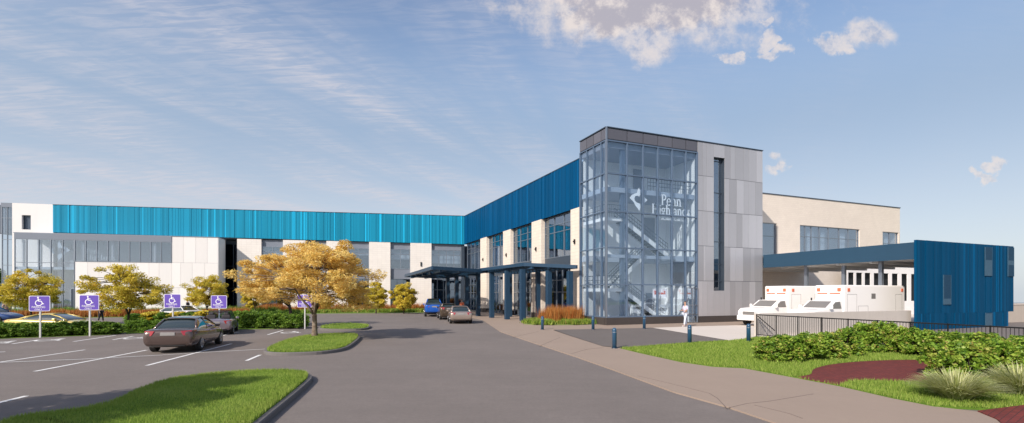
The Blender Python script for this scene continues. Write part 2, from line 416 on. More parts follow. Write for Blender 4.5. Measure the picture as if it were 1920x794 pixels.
# one sheet of asphalt under roads and car park
sheet('road', [(-75, -25, 0), (60, -25, 0), (60, 30, 0), (45, 62, 0), (-5, 66, 0), (-14, 61.5, 0), (-44, 54, 0), (-75, 47, 0)], .0, M['asphalt'])
walk_left = [(905, 600.5), (939, 623.4), (1009, 647), (1080, 670.5), (1151, 695.6), (1263, 737), (1366, 766), (1437, 790)]
walk_right = [(1868, 789.6), (1844, 776), (1752, 765), (1671, 749), (1576, 726.8), (1487, 709.7), (1440, 701), (1396, 692.6), (1337, 689.7), (1278, 681), (1204, 664.6), (1163, 654), (1130.5, 651), (1071.6, 632), (1036, 620)]
WL = Pg(walk_left); wr = Pg(walk_right)
dW = (WL[-1]-WL[-2]).normalized(); tail = WL[-1]+dW*14
wt = wr[0]+Vector((.45, -1, 0)).normalized()*9
plaza = [gp(1225, 616.5), gp(1300, 613.6), gp(1395, 611.5), Vector(FB.p(16.6, .3)), Vector(FB.p(0, .3)), Vector(FA.p(36, .3)), Vector(FA.p(36, 1.5)), Vector(FA.p(36, -3.2)), Vector(FA.p(27, -5.4)), Vector(FA.p(19, -5.7))]
SW = WL+[tail, tail+Vector((6, 0, 0)), wt]+wr+plaza
sw = sheet('sidewalk', SW, .03, M['walk'], .3)
# joints sawn into the sidewalk
jb = MB()
for pts in ([(1070, 664), (1100, 655.5), (1132, 652)], [(1195, 705), (1255, 719), (1330, 738), (1345, 747), (1362, 765)], [(1362, 766), (1400, 757), (1440, 753), (1525, 739)], [(1415, 760), (1480, 776), (1505, 785)],
            [(960, 633), (1010, 622)], [(1010, 650), (1050, 633)]):
    for p, q in zip(pts[:-1], pts[1:]):
        jb.bar(gp(*p, .031), gp(*q, .031), .018, .006)
jo = jb.build('sidewalk_joints', mat('joint_dark', (.17, .13, .11), .9)); jo['kind'] = 'structure'
drive = Pg([(1038, 619.6), (1225, 616), (1369, 639.3), (1293, 643.5), (1163, 653.6), (1130, 650.6), (1071.6, 631.6)])
sheet('drop_off_drive', drive, .036, M['asphalt2'])
conc = Pg([(1225, 616), (1300, 613.4), (1393, 611)])+[Vector(FB.p(16.5, .2)), Vector(FB.p(16.5, 4.6)), Vector(FR_.p(50, -.2)), Vector((48, 45, 0)), Vector((28, 33.2, 0)), Vector((14.4, 27.8, 0)), gp(1418, 631.5), gp(1400, 639), gp(1369, 640)]
sheet('ambulance_drive', conc, .04, M['white_conc'], .3)

rng = np.random.default_rng(11)
GR = leaf_mat('grass_blades', [(.12, .20, .022), (.20, .31, .038), (.31, .41, .07), (.38, .43, .11)], .7, .3)
def blades(name, P, n, h, w, z, label, m=GR, near=None, lean=.5):
    q = sample(P, n, rng)
    if near is not None:
        keep = rng.uniform(0, 1, n) < np.clip((near/np.maximum(q[:, 1], 1))**1.4, .12, 1); q = q[keep]
    n = len(q); hh = h*rng.uniform(.5, 1.25, n); ang = rng.uniform(0, 2*math.pi, n); a2 = rng.uniform(0, 2*math.pi, n); le = rng.uniform(0, lean, n)*hh
    sc = np.maximum(1, q[:, 1]/14); ww = w*sc
    V = np.zeros((n, 3, 3)); c, s_ = np.cos(ang)*ww/2, np.sin(ang)*ww/2
    V[:, 0, 0] = q[:, 0]-c; V[:, 0, 1] = q[:, 1]-s_; V[:, 1, 0] = q[:, 0]+c; V[:, 1, 1] = q[:, 1]+s_; V[:, :2, 2] = z-.01
    V[:, 2, 0] = q[:, 0]+np.cos(a2)*le; V[:, 2, 1] = q[:, 1]+np.sin(a2)*le; V[:, 2, 2] = z+hh
    pat = .5+.25*np.sin(q[:, 0]*1.7+np.sin(q[:, 1]*1.1)*2)*np.sin(q[:, 1]*2.1)
    o = mesh_np(name, V.reshape(-1, 3), np.arange(3*n).reshape(-1, 3), m, tone=np.clip(pat*.6+rng.uniform(0, .6, n), 0, 1))
    return tag(o, label, 'grass', kind='stuff')
def island(P, label, n, kw=.12, inset_label=None):
    P = [Vector(p) for p in P]
    K = MB(); Pout = offset(P, -kw); nn = len(P)
    zk = .13
    vs = [(p[0], p[1], -.2) for p in Pout]+[(p[0], p[1], zk-.02) for p in Pout]+[(p[0]*.85+q[0]*.15, p[1]*.85+q[1]*.15, zk) for p, q in zip(Pout, P)]+[(p[0], p[1], zk) for p in P]+[(p[0], p[1], zk-.2) for p in P]
    fs = []
    for r in range(4):
        for i in range(nn): fs.append((r*nn+i, r*nn+(i+1) % nn, (r+1)*nn+(i+1) % nn, (r+1)*nn+i))
    K.add(vs, fs); k = K.build('kerb', M['kerb']); k['kind'] = 'structure'
    # softly mounded turf
    T = MB(); rings = [P, offset(P, .25), offset(P, .55)]; zz = [zk-.02, zk+.04, zk+.07]
    v = []; f = []
    for ring, z in zip(rings, zz): v += [(p[0], p[1], z) for p in ring]
    for r in range(2):
        for i in range(nn): f.append((r*nn+i, r*nn+(i+1) % nn, (r+1)*nn+(i+1) % nn, (r+1)*nn+i))
    f.append(tuple(range(2*nn, 3*nn))); T.add(v, f); t = T.build('turf_bed', M['lawn'], smooth=False); t['kind'] = 'structure'
    blades('grass', P, n, .085, .014, zk+.03, label, near=14)
isl1 = chaikin(Pg([(-10, 812), (40, 797), (105, 789), (175, 779), (222, 764), (255, 745.7), (310, 724), (383, 713), (474, 705.6), (547, 704.6), (584, 711), (560, 735), (492, 791), (430, 845), (300, 900), (-10, 880)]), 2)
isl2 = chaikin(Pg([(495, 664.6), (512.6, 654), (545, 640.5), (586, 633), (640, 630.8), (671, 631.5), (672, 637), (657, 650), (642, 658.7), (606, 664.5), (568.6, 666.4), (525, 667.5)]), 2)
isl3 = chaikin(Pg([(598, 617), (616, 612.4), (645, 610), (689.5, 611.7), (693, 615.5), (682, 620), (640, 620.8), (605, 620)]), 2)
island(isl1, 'clipped lawn on the kerbed island nearest the viewer', 90000)
island(isl2, 'small lawn under the big golden tree', 42000)
island(isl3, 'far little lawn island in the middle of the road', 12000)
lawn1 = Pg([(1163, 655), (1293, 645), (1369, 641), (1416, 635)])+[Vector((14, 27.2, 0)), Vector((17.7, 17.3, 0)), Vector((20, 10.5, 0)), Vector((12.5, 9.6, 0))]+Pg([(1752, 765.5), (1671, 749.3), (1576, 727.3), (1487, 710.2), (1440, 701.3), (1396, 693), (1337, 690), (1278, 681.4), (1204, 665)])
sheet('lawn', lawn1, .045, M['lawn'], .3)
pav = chaikin(Pg([(1487, 709.9), (1523, 706.5), (1521, 696), (1552, 686.7), (1603, 681), (1665, 678), (1735, 677), (1830, 683), (1880, 700), (1860, 712), (1733, 721.5), (1671, 718), (1617, 716), (1586, 718.5), (1577, 726.9), (1530, 718)]), 2)
mp_ = block_mat('red_brick_paving', (.185, .026, .018), (.135, .018, .013), (.06, .014, .012), (.8, .6), .22, .11, .008)
m2 = mp_.node_tree; g2 = G(m2)
geo_ = m2.nodes.new('ShaderNodeNewGeometry'); xx_ = g2.v('DOT_PRODUCT', geo_.outputs['Position'], (.8, .6, 0)); yy_ = g2.v('DOT_PRODUCT', geo_.outputs['Position'], (-.6, .8, 0))
for n_ in m2.nodes:
    if n_.type == 'TEX_BRICK': m2.links.new(g2.comb(xx_, yy_, 0), n_.inputs['Vector']); n_.offset = .5
M['pav'] = mp_
sheet('brick_paving', pav, .05, M['pav'], .3)
pav2 = Pg([(1833, 775), (1920, 764), (2080, 748), (2150, 790), (2040, 840), (1880, 800), (1868, 789.6)])
sheet('brick_paving', pav2, .052, M['pav'], .3)
L1 = [p for p in lawn1]
def blades_excl(P, Ex, n, label):
    q = sample(P, n, rng); k = np.ones(len(q), bool)
    for E in Ex: k &= ~inside(E, q[:, 0], q[:, 1])
    keep = rng.uniform(0, 1, len(q)) < np.clip((12/np.maximum(q[:, 1], 1))**1.3, .12, 1); q = q[k & keep]; n = len(q)
    hh = .085*rng.uniform(.5, 1.3, n); ang = rng.uniform(0, 6.28, n); a2 = rng.uniform(0, 6.28, n); le = rng.uniform(0, .6, n)*hh; ww = .014*np.maximum(1, q[:, 1]/14)
    V = np.zeros((n, 3, 3)); c, s_ = np.cos(ang)*ww/2, np.sin(ang)*ww/2
    V[:, 0, 0] = q[:, 0]-c; V[:, 0, 1] = q[:, 1]-s_; V[:, 1, 0] = q[:, 0]+c; V[:, 1, 1] = q[:, 1]+s_; V[:, :2, 2] = .038
    V[:, 2, 0] = q[:, 0]+np.cos(a2)*le; V[:, 2, 1] = q[:, 1]+np.sin(a2)*le; V[:, 2, 2] = .045+hh
    tag(mesh_np('grass', V.reshape(-1, 3), np.arange(3*n).reshape(-1, 3), GR, tone=np.clip(rng.uniform(0, 1, n), 0, 1)), label, 'grass', kind='stuff')
blades_excl(L1, [pav, pav2], 200000, 'mown lawn between sidewalk, red paving and black fence')

# painted lines and wheelchair symbols
pb = MB()
def line(a, b, w=.12):
    a, b = gp(*a), gp(*b); d = (b-a).normalized(); s = Vector((-d.y, d.x, 0))*w/2
    pb.add([(a-s).to_tuple()[:2]+(.006,), (b-s).to_tuple()[:2]+(.006,), (b+s).to_tuple()[:2]+(.006,), (a+s).to_tuple()[:2]+(.006,)], [(0, 1, 2, 3)])
for a, b in [((65, 697), (275, 657)), ((275, 686), (434, 645)), ((462, 677), (488, 666)), ((0, 679.6), (159, 656.5)), ((-40, 765), (50, 743)), ((22.8, 645.3), (72.6, 637.7)), ((137.8, 641), (216.7, 629.4)),
             ((211, 637.7), (250, 631)), ((502, 628), (531, 620)), ((412, 631), (448, 622.7)), ((-60, 665), (10, 660))]:
    line(a, b, .13)
pb2 = [(-60, 681.5), (0, 680.4), (160, 674), (300, 666.7), (400, 660.5), (520, 654)]
for i in range(5):
    a, b = gp(*pb2[i]), gp(*pb2[i+1]); d = (b-a).normalized(); s = Vector((-d.y, d.x, 0))*.045
    pb.add([((a-s).x, (a-s).y, .010), ((b-s).x, (b-s).y, .010), ((b+s).x, (b+s).y, .010), ((a+s).x, (a+s).y, .010)], [(0, 1, 2, 3)])
pbo = pb.build('parking_lines', M['paint']); pbo['kind'] = 'structure'
for p in pbo.data.polygons:
    if p.normal.z < 0: pbo.data.flip_normals(); break
def isa(mb, P, s, th, mi=0):
    """access symbol in a unit square: head, body, seat, leg, wheel arc"""
    def PL(x, y, d=0): return P(x*s, y*s, d)
    def stroke(pts, w):
        n = len(pts); Lf = []; Rt = []
        for i in range(n):
            a = Vector(pts[max(i-1, 0)]); b = Vector(pts[min(i+1, n-1)]); d = (b-a).normalized(); nn = Vector((-d.y, d.x))*w/2; c = Vector(pts[i])
            Lf.append((c+nn)[:2]); Rt.append((c-nn)[:2])
        for i in range(n-1): mb.plate(PL, [Lf[i], Lf[i+1], Rt[i+1], Rt[i]], th, mi=mi)
    mb.plate(PL, [(-.08+.075*math.cos(t*math.pi/5), .40+.075*math.sin(t*math.pi/5)) for t in range(10)], th, mi=mi)
    stroke([(-.07, .31), (-.05, .02)], .10); stroke([(-.06, .17), (.16, .17)], .06)
    stroke([(-.05, .02), (.20, .02), (.32, -.28)], .085); stroke([(.30, -.28), (.42, -.22)], .07)
    stroke([(-.02+.28*math.cos(R(t)), -.16+.28*math.sin(R(t))) for t in range(110, 345, 18)], .075)
gm = MB()
for (px, py) in [(100, 637.6), (5, 642.5), (262, 634), (548, 623.5)]:
    c = gp(px, py); isa(gm, lambda x, y, d, c=c: (c.x+x, c.y+y, .006+d), 1.7, .003)
go_ = gm.build('access_symbol_paint', M['paint']); go_['kind'] = 'structure'
# ================================================================ hospital building
H = thing('hospital_building', 'long two storey hospital with blue metal bands, cream pillars and a tall glass stair tower', 'hospital', (0, 0, 0))
def wall_open(mb, F, x0, x1, z0, z1, y0, y1, ops, tone=.5):
    """wall slab with rectangular openings (xa,xb,za,zb)"""
    xs = sorted({x0, x1, *[o[0] for o in ops], *[o[1] for o in ops]}); zs = sorted({z0, z1, *[o[2] for o in ops], *[o[3] for o in ops]})
    xs = [x for x in xs if x0 <= x <= x1]; zs = [z for z in zs if z0 <= z <= z1]
    for i in range(len(xs)-1):
        cells = []
        for j in range(len(zs)-1):
            cx, cz = (xs[i]+xs[i+1])/2, (zs[j]+zs[j+1])/2
            if not any(o[0] < cx < o[1] and o[2] < cz < o[3] for o in ops): cells.append((zs[j], zs[j+1]))
        run = None
        for c in cells+[None]:
            if run is None: run = c
            elif c is not None and abs(c[0]-run[1]) < 1e-6: run = (run[0], c[1])
            else:
                mb.box(F, xs[i], xs[i+1], y0, y1, run[0], run[1], tone); run = c
def window(F, x0, x1, z0, z1, y, vs, hs, gm, fm, w=.06, dep=.14, parent=H, label=None):
    p = MB(); p.box(F, x0, x1, y, y+.015, z0, z1); o = p.build('window', gm, parent)
    m = MB(); ya, yb = y-dep/2, y+dep/2
    V = sorted({x0+w/2, x1-w/2, *vs}); Hh = sorted({z0+w/2, z1-w/2, *hs})
    for x in V: m.box(F, x-w/2, x+w/2, ya, yb, z0, z1)
    for z in Hh:
        for i in range(len(V)-1): m.box(F, V[i]+w/2, V[i+1]-w/2, ya+.01, yb-.01, z-w/2, z+w/2)
    m.build('frame', fm, o)
    if label: o['label'] = label
    return o
def cladding(name, F, x0, x1, y, ztop, zbot, m, parent=H, step=.30, dep=.06, seed=1, label=None):
    """ribbed sheet; ztop, zbot are functions of x"""
    rs = random.Random(seed); mb = MB(); x = x0
    while x < x1-.02:
        w = min(step*rs.choice([.5, .75, 1, 1, 1.5]), x1-x); d = dep*rs.choice([0, .45, 1, 1, 1.6]); t = rs.uniform(.2, .6) if rs.random() < .8 else rs.uniform(.95, 1.7)
        if t > .8: w *= .45
        if x1-x-w < .1: w = x1-x
        a, b = x, x+w
        vs = [F.p(a, y, zbot(a)), F.p(b, y, zbot(b)), F.p(b, y, ztop(b)), F.p(a, y, ztop(a)),
              F.p(a, y-.08-d, zbot(a)), F.p(b, y-.08-d, zbot(b)), F.p(b, y-.08-d, ztop(b)), F.p(a, y-.08-d, ztop(a))]
        mb.add(vs, [(4, 5, 6, 7), (0, 3, 2, 1), (0, 1, 5, 4), (3, 7, 6, 2), (0, 4, 7, 3), (1, 2, 6, 5)], t)
        x += w
    return mb.build(name, m, parent)
# ---- entrance wing
BT, BB = 13.82, 9.75
SA = 37.35
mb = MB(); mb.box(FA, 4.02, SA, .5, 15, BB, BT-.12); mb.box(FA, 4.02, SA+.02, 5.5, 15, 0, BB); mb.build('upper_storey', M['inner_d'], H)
mb = MB(); mb.box(FA, 4.0, SA, .6, 5.5, 5.0, 5.75); mb.build('floor_slab', M['inner'], H)
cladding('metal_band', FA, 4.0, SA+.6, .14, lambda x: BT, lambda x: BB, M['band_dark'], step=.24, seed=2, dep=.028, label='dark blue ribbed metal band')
mb = MB(); mb.box(FA, 3.98, SA+.5, .0, .4, BT, BT+.06); mb.build('roof_edge', M['mull_d'], H)
pil = [(4.02, 5.6), (11.4, 13.7), (19.4, 21.7), (27.5, 30.0)]
for (a, b) in pil:
    mb = MB(); mb.box(FA, a, b, 0.02, .9, .55, BB-.002); mb.build('pillar', M['blockA'], H)
    mb = MB(); mb.box(FA, a-.04, b+.04, -.04, .95, 0, .55); mb.build('plinth', M['plinth'], H)
    c = (a+b)/2
    mb = MB(); mb.box(FA, c-.06, c+.06, -.10, .02, 6.7, 7.1); mb.box(FA, c-.09, c+.09, -.16, -.04, 6.85, 6.97); mb.build('wall_lamp', M['black'], H)
rs = random.Random(5)
for i, (a, b) in enumerate([(5.6, 11.4), (13.7, 19.4), (21.7, 27.5), (30.0, SA-.3)]):
    w = b-a; vs = [a+w*.33, a+w*.66] if i < 3 else [a+w*.25, a+w*.5, a+w*.75]
    window(FA, a, b, 5.85, BB, .45, vs, [8.9, 8.2], M['glass_b'], M['mull'])
    mb = MB(); mb.box(FA, a, b, .40, .52, 4.75, 5.85); mb.build('spandrel', M['mull_d'], H)
    vs = [a+w*k/5 for k in range(1, 5)]
    window(FA, a, b, .06, 4.75, .5, vs, [2.6, 3.7], M['glass_b'], M['mull'])
    for k in range(4):
        x = a+w*(k+.12+rs.random()*.2)/4; bl = MB(); bl.box(FA, x, x+w*rs.uniform(.06, .15), 1.1+.2*k, 1.15+.2*k, 5.9, rs.choice([8.1, 9.5, 9.5])); bl.build('blind', M['blind'], H)
    for k in range(3):
        x = a+w*(k+.2+rs.random()*.3)/3; bl = MB(); bl.box(FA, x, x+w*rs.uniform(.05, .10), 1.3, 1.36, .1, rs.choice([2.6, 4.2, 4.2])); bl.build('blind', M['blind'], H)
# ---- long wing
def xw(px, y=0): return FW.x_at(px, y)
XE = xw(98.5)
def zt(x): return 13.86-.50*x/XE
def zb(x): return 9.70+.28*x/XE
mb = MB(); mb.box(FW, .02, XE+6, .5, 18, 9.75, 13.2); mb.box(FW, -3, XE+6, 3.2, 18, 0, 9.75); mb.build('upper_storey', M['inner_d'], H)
mb = MB(); mb.box(FW, 0, 29, .55, 3.2, 4.8, 5.7); mb.build('floor_slab', M['inner'], H)
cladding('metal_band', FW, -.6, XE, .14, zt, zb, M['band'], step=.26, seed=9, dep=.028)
mb = MB(); m_ = .3
for k in range(12):
    a, b = XE*k/12, XE*(k+1)/12
    mb.add([FW.p(a, .0, zt(a)), FW.p(b, .0, zt(b)), FW.p(b, .4, zt(b)), FW.p(a, .4, zt(a)), FW.p(a, .0, zt(a)+.05), FW.p(b, .0, zt(b)+.05), FW.p(b, .4, zt(b)+.05), FW.p(a, .4, zt(a)+.05)],
           [(0, 1, 2, 3), (4, 5, 6, 7), (0, 1, 5, 4), (3, 2, 6, 7), (0, 3, 7, 4), (1, 2, 6, 5)])
mb.build('roof_edge', M['mull_d'], H)
PW = [(809, 769.5), (732, 692), (653, 612), (573, 530.5), (490, 444.5)]
PW = [(xw(p), xw(q)) for p, q in PW]
for (a, b) in PW:
    mb = MB(); mb.box(FW, a, b, 0.0, .9, .4, 9.72); mb.build('pillar', M['blockW'], H)
    mb = MB(); mb.box(FW, a-.04, b+.04, -.04, .95, 0, .4); mb.build('plinth', M['plinth'], H)
mb = MB(); mb.box(FW, -.1, .34, .30, .8, 0, 9.72); mb.build('corner_frame', M['mull_d'], H)
c = (PW[0][0]+PW[0][1])/2
mb = MB(); mb.box(FW, c-.08, c+.08, -.12, 0, 6.4, 7.0); mb.build('wall_lamp', M['black'], H)
bays = [(.35, PW[0][0])]+[(PW[i][1], PW[i+1][0]) for i in range(4)]
for i, (a, b) in enumerate(bays):
    w = b-a; n = 4 if i == 0 else 2; vs = [a+w*k/n for k in range(1, n)]
    mb = MB(); mb.box(FW, a, b, .42, .55, 8.85, 9.7); mb.build('spandrel', M['spandrel'], H)
    window(FW, a, b, 5.95, 8.85, .45, vs, [8.1], M['glass_v'], M['mull'], w=.09)
    mb = MB(); mb.box(FW, a, b, .42, .55, 4.55, 5.95, .3); mb.build('spandrel', M['spandrel'], H)
    window(FW, a, b, .3, 4.55, .5, [a+w*k/(n+1) for k in range(1, n+1)], [3.0], M['glass_b'], M['mull_d'])
    bl = MB(); bl.box(FW, a+.1, b-.1, 1.1, 1.14, 6.9+.5*(i % 3), 8.8); bl.build('blind', M['blind'], H)
    bl = MB(); bl.box(FW, a+.1, b-.1, 2.9, 3.0, 5.9, 8.8); bl.build('inner_wall', M['spandrel'], H)
# recess beside the white block
xr0, xr1 = PW[-1][1], xw(418)
mb = MB(); mb.box(FW, xr0, xr1+1, 2.4, 3.15, 0, 9.7); mb.build('recess_wall', M['mull_d'], H)
window(FW, xr0, xr1+.9, .3, 9.2, 2.3, [xr0+1.1], [3.2, 6.2], M['glass_b'], M['mull_d'])
# ---- white block in front of the long wing
VT = 9.55
def xv(px): return FV.x_at(px)
t1, t2, t3 = xv(322), xv(140), xv(27)
def panels(F, x0, x1, z0, z1, y0, y1, rows, wmin, wmax, seed, m, name='wall_panel', gap=.018, dep=.05):
    r = random.Random(seed); mb = MB(); zs = [z0]+[z for z in rows if z0 < z < z1]+[z1]
    for k in range(len(zs)-1):
        x = x0
        while x < x1-.01:
            w = r.uniform(wmin, wmax)
            if x1-x-w < wmin*.6: w = x1-x
            mb.box(F, x+gap/2, x+w-gap/2, y0, y0+dep, zs[k]+gap/2, zs[k+1]-gap/2, r.random()); x += w
    o = mb.build(name, m, H)
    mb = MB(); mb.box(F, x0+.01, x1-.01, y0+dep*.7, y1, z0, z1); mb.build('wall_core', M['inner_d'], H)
    return o
panels(FV, 0, t1, .3, VT-.02, 0, 2.9, [3.2, 6.3], .9, 1.5, 3, M['cream'])
panels(FV, t1, t2, .3, 6.25, 0, 2.9, [3.2], .9, 1.5, 4, M['cream'])
mb = MB(); mb.box(FV, -.05, 0, 0.02, 2.6, .3, VT-.02); mb.build('side_wall', M['cream'], H)
mb = MB(); mb.box(FV, -.06, t3+.1, -.05, 3.2, VT-.02, VT+.05); mb.build('roof_edge', M['mull'], H)
mb = MB(); mb.box(FV, t1, t3, -.06, .15, 8.85, VT-.02)
mb.build('spandrel', M['spandrel'], H)
window(FV, t1, t2, 6.27, 8.85, .02, [t1+(t2-t1)*k/9 for k in range(1, 9)], [], M['glass_v'], M['mull'], w=.07)
window(FV, t2, t3, .35, 8.85, .02, [t2+(t3-t2)*k/5 for k in range(1, 5)], [3.1, 6.1], M['glass_v'], M['mull'], w=.07)
mb = MB(); mb.box(FV, t1, t2, 2.6, 2.9, 6.25, 9.4); mb.box(FV, t2, t3, 5.0, 5.2, 0, 9.4); mb.box(FV, t2, t3+.1, .1, 5, 5.3, 5.6); mb.build('inner_wall', M['inner'], H)
for k in (.28, .62, .9):
    mb = MB(); mb.box(FV, t2+(t3-t2)*k, t2+(t3-t2)*k+.3, .5, .8, .3, 8.8); mb.build('column', M['cream'], H)
for k in (.18, .62, .93):
    mb = MB(); mb.box(FV, t1+(t2-t1)*k, t1+(t2-t1)*k+.3, .4, .7, 6.3, 8.8); mb.build('column', M['cream'], H)
mb = MB(); mb.box(FV, t2+.2, t2+2.6, 2.2, 2.3, .3, 7.6); mb.build('partition', M['cream'], H)
mb = MB(); mb.box(FV, t2-.03, t2+.35, -.03, .0, .35, 3.0); mb.build('door_frame', M['mull_d'], H)
# ---- tall corner block at the far end
xa, xb = XE, xw(21)
ops = [(xw(56), xw(39), 10.25, 12.0)]
mb = MB(); wall_open(mb, FW, xa, xb, 0, 13.42, .15, .6, ops); mb.box(FW, xa, xb, 1.5, 12, 0, 13.3); mb.build('corner_wall', M['cream'], H)
window(FW, *ops[0], .5, [], [], M['glass_b'], M['mull_d'])
window(FW, xb, xb+1.1, .3, 13.3, .3, [xb+.55], [3, 5.9, 9.0, 11.6], M['glass_v'], M['mull'])
mb = MB(); mb.box(FW, xb, xb+1.15, .2, .6, 12.9, 13.42); mb.box(FW, xb+.02, xb+1.0, 4, 4.3, 0, 12.9); mb.build('spandrel', M['spandrel'], H)
# ---- stair tower
TT = 15.18; TG = 8.95; TX = 16.4; TD = 4.0
VX = [0.035, 1.9, 3.42, 4.86, 6.3, 7.71, TG-.04]; HZ = [3.16, 6.0, 8.8, 11.71]
window(FB, 0.0, TG, .6, 14.26, .06, VX[1:-1], HZ, M['glass'], M['mull_t'], w=.10, dep=.2)
window(FA, 0.1, TD, .6, 14.26, .06, [.745, 1.83, 2.89], HZ, M['glass'], M['mull_t'], w=.08, dep=.2)
mb = MB(); mb.box(FB, -.05, .06, -.05, .06, .6, TT); mb.build('corner_post', M['mull'], H)
pb_ = MB()
xs = [0.06]+VX[1:]
for i in range(len(xs)-1): pb_.box(FB, xs[i]+.03, xs[i+1]-.03, -.0, .05, 14.33, TT-.06, rs.random())
ys = [.1, .745, 1.83, 2.89, TD]
for i in range(4): pb_.box(FA, ys[i]+.03, ys[i+1]-.03, 0, .05, 14.33, TT-.06, rs.random())
pb_.build('parapet_panel', M['par'], H)
mb = MB(); mb.box(FB, .07, TG+.02, .05, .2, 14.26, TT); mb.box(FA, .25, TD, .05, .2, 14.26, TT); mb.build('parapet', M['mull_d'], H)
mb = MB(); mb.box(FB, .06, TX+.03, -.06, .25, TT, TT+.07); mb.box(FA, .06, TD, -.06, .25, TT+.003, TT+.073); mb.box(FB, .3, TX, .3, TD-.05, 14.8, 14.95); mb.build('roof', M['mull_d'], H)
slot = (10.72, 11.93, 2.72, 14.05)
def tower_panels():
    r = random.Random(12); mb = MB(); rows = [.55, 3.52, 6.46, 9.40, 12.34, TT-.02]; gap = .03
    cols = [TG, 9.5, 9.95, 10.72, 11.93, 12.5, 13.25, 14.1, 14.85, 15.6, TX]
    for k in range(5):
        cs = [TG]+[c+r.uniform(-.16, .16) if 0 < i < len(cols)-1 and c not in (10.72, 11.93) else c for i, c in enumerate(cols)][1:]
        for i in range(len(cs)-1):
            z0, z1 = rows[k], rows[k+1]
            if abs(cs[i]-slot[0]) < .01:
                if k == 0: z1 = slot[2]
                elif k == 4: z0 = slot[3]
                else: continue
            mb.box(FB, cs[i]+gap/4, cs[i+1]-gap/4, 0, .06, z0+gap/2, z1-gap/2, r.random())
    mb.build('metal_panel', M['metalpan'], H)
    mb = MB(); wall_open(mb, FB, TG, TX-.01, .5, TT, .04, .5, [slot]); mb.box(FB, TX-.3, TX-.01, .5, TD, .5, TT); mb.box(FB, TG+.02, TX-.3, .6, .8, .5, 14.8); mb.build('tower_wall', M['mull_d'], H)
    mb = MB(); mb.box(FB, TX, TX+.05, .05, TD, .55, TT-.02); mb.build('metal_panel', M['metalpan'], H)
tower_panels()
window(FB, slot[0], slot[1], slot[2], slot[3], .35, [], [3.52, 5.0, 6.9, 9.4, 11.1, 13.8], M['glass_v'], M['mull_d'], w=.05)
mb = MB(); mb.box(FB, TG+.12, TX+.03, -.05, .4, 0, .55); mb.box(FB, 0, 7.72, -.03, .25, 0, .6); mb.box(FA, .26, TD, -.03, .25, 0, .6); mb.build('plinth', M['plinth'], H)
# interior of the tower
mb = MB()
mb.box(FB, .35, TG, TD-.15, TD, 0, 14.3)                                       # back wall
mb.box(FB, TG-.1, TG, .3, TD-.15, 0, 14.3)
mb.build('inner_wall', M['white'], H)
mb = MB(); mb.box(FB, .3, TG-.12, .2, TD-.15, -.1, .02)
mb.box(FB, .12, TG-.12, 2.9, TD-.15, 5.1, 5.55); mb.box(FB, 6.9, TG-.12, .25, 2.9, 5.1, 5.55); mb.box(FB, .12, 6.9, .25, .4, 5.25, 5.5)
mb.build('floor_slab', M['slab'], H)
mb = MB(); mb.box(FB, .12, TG-.12, .25, TD-.15, 10.35, 10.72); mb.build('floor_slab', M['slab'], H)
mb = MB(); mb.box(FB, .12, TG-.12, .25, TD-.15, 13.75, 14.25); mb.build('ceiling', M['spandrel'], H)
for z in (2.62, 8.13):
    mb = MB(); mb.box(FB, .15, 1.75, .35, 3.6, z, z+.25); mb.build('stair_landing', M['white'], H)
mb = MB(); mb.box(FB, 1.62, 1.94, .35, .65, 0, 14.0); mb.build('column', M['mull_t'], H)
for x in (2.2, 4.7):
    mb = MB(); mb.box(FB, x, x+.14, 3.3, 3.45, 0, 5.2); mb.build('pipe_column', M['white'], H)
def flight(x0, z0, x1, z1, ya, yb):
    st = MB(); tr = MB(); rl = MB(); n = 15
    for y in (ya, yb):
        st.bar(FB.p(x0, y, z0-.02), FB.p(x1, y, z1-.02), .06, .34)
        for k in range(0, 3):
            hgt = .35+.3*k; rl.bar(FB.p(x0, y, z0+hgt), FB.p(x1, y, z1+hgt), .035)
        for k in range(19):
            f = k/18; x = x0+(x1-x0)*f; z = z0+(z1-z0)*f; rl.bar(FB.p(x, y, z), FB.p(x, y, z+.95), .022)
    for k in range(n):
        f = (k+.5)/n; x = x0+(x1-x0)*f; z = z0+(z1-z0)*f; w = abs(x1-x0)/n*.62
        tr.box(FB, x-w, x+w, ya+.03, yb-.03, z-.05, z-.01); tr.box(FB, x-.02, x+.02, ya+.03, yb-.03, z-.2, z-.01)
    s = st.build('staircase', M['white'], H); tr.build('tread', M['black'], s); rl.build('railing', M['mull_d'], s)
flight(6.05, .1, 1.75, 2.86, .55, 1.5); flight(1.75, 2.86, 4.9, 5.5, 2.0, 2.95)
flight(6.3, 5.6, 1.75, 8.38, .55, 1.5)
for z0 in (2.86, 8.38):
    mb = MB()
    for k in range(9):
        x = .2+1.5*k/8; mb.bar(FB.p(x, .4, z0), FB.p(x, .4, z0+1.0), .025)
    for k in range(9):
        y = .4+3.1*k/8; mb.bar(FB.p(.2, y, z0), FB.p(.2, y, z0+1.0), .025)
    for h in (.35, .65, 1.0): mb.bar(FB.p(.2, .4, z0+h), FB.p(1.7, .4, z0+h), .04); mb.bar(FB.p(.2, .4, z0+h), FB.p(.2, 3.5, z0+h), .04)
    mb.build('railing', M['mull_d'], H)
mb = MB()
for k in range(16): mb.bar(FB.p(4.2+.28*k, .45, 10.75), FB.p(4.2+.28*k, .45, 11.75), .025)
for h in (.4, .7, 1.0): mb.bar(FB.p(4.2, .45, 10.75+h), FB.p(8.6, .45, 10.75+h), .04)
mb.build('railing', M['mull_d'], H)
mb = MB(); mb.box(FB, 6.65, 7.3, TD-.2, TD-.14, 0, 2.5); mb.build('inner_door', M['mull_t'], H)
mb = MB(); mb.box(FB, 6.4, 7.6, TD-.22, TD-.16, 5.6, 9.2, .2); mb.build('inner_panel', M['spandrel'], H)
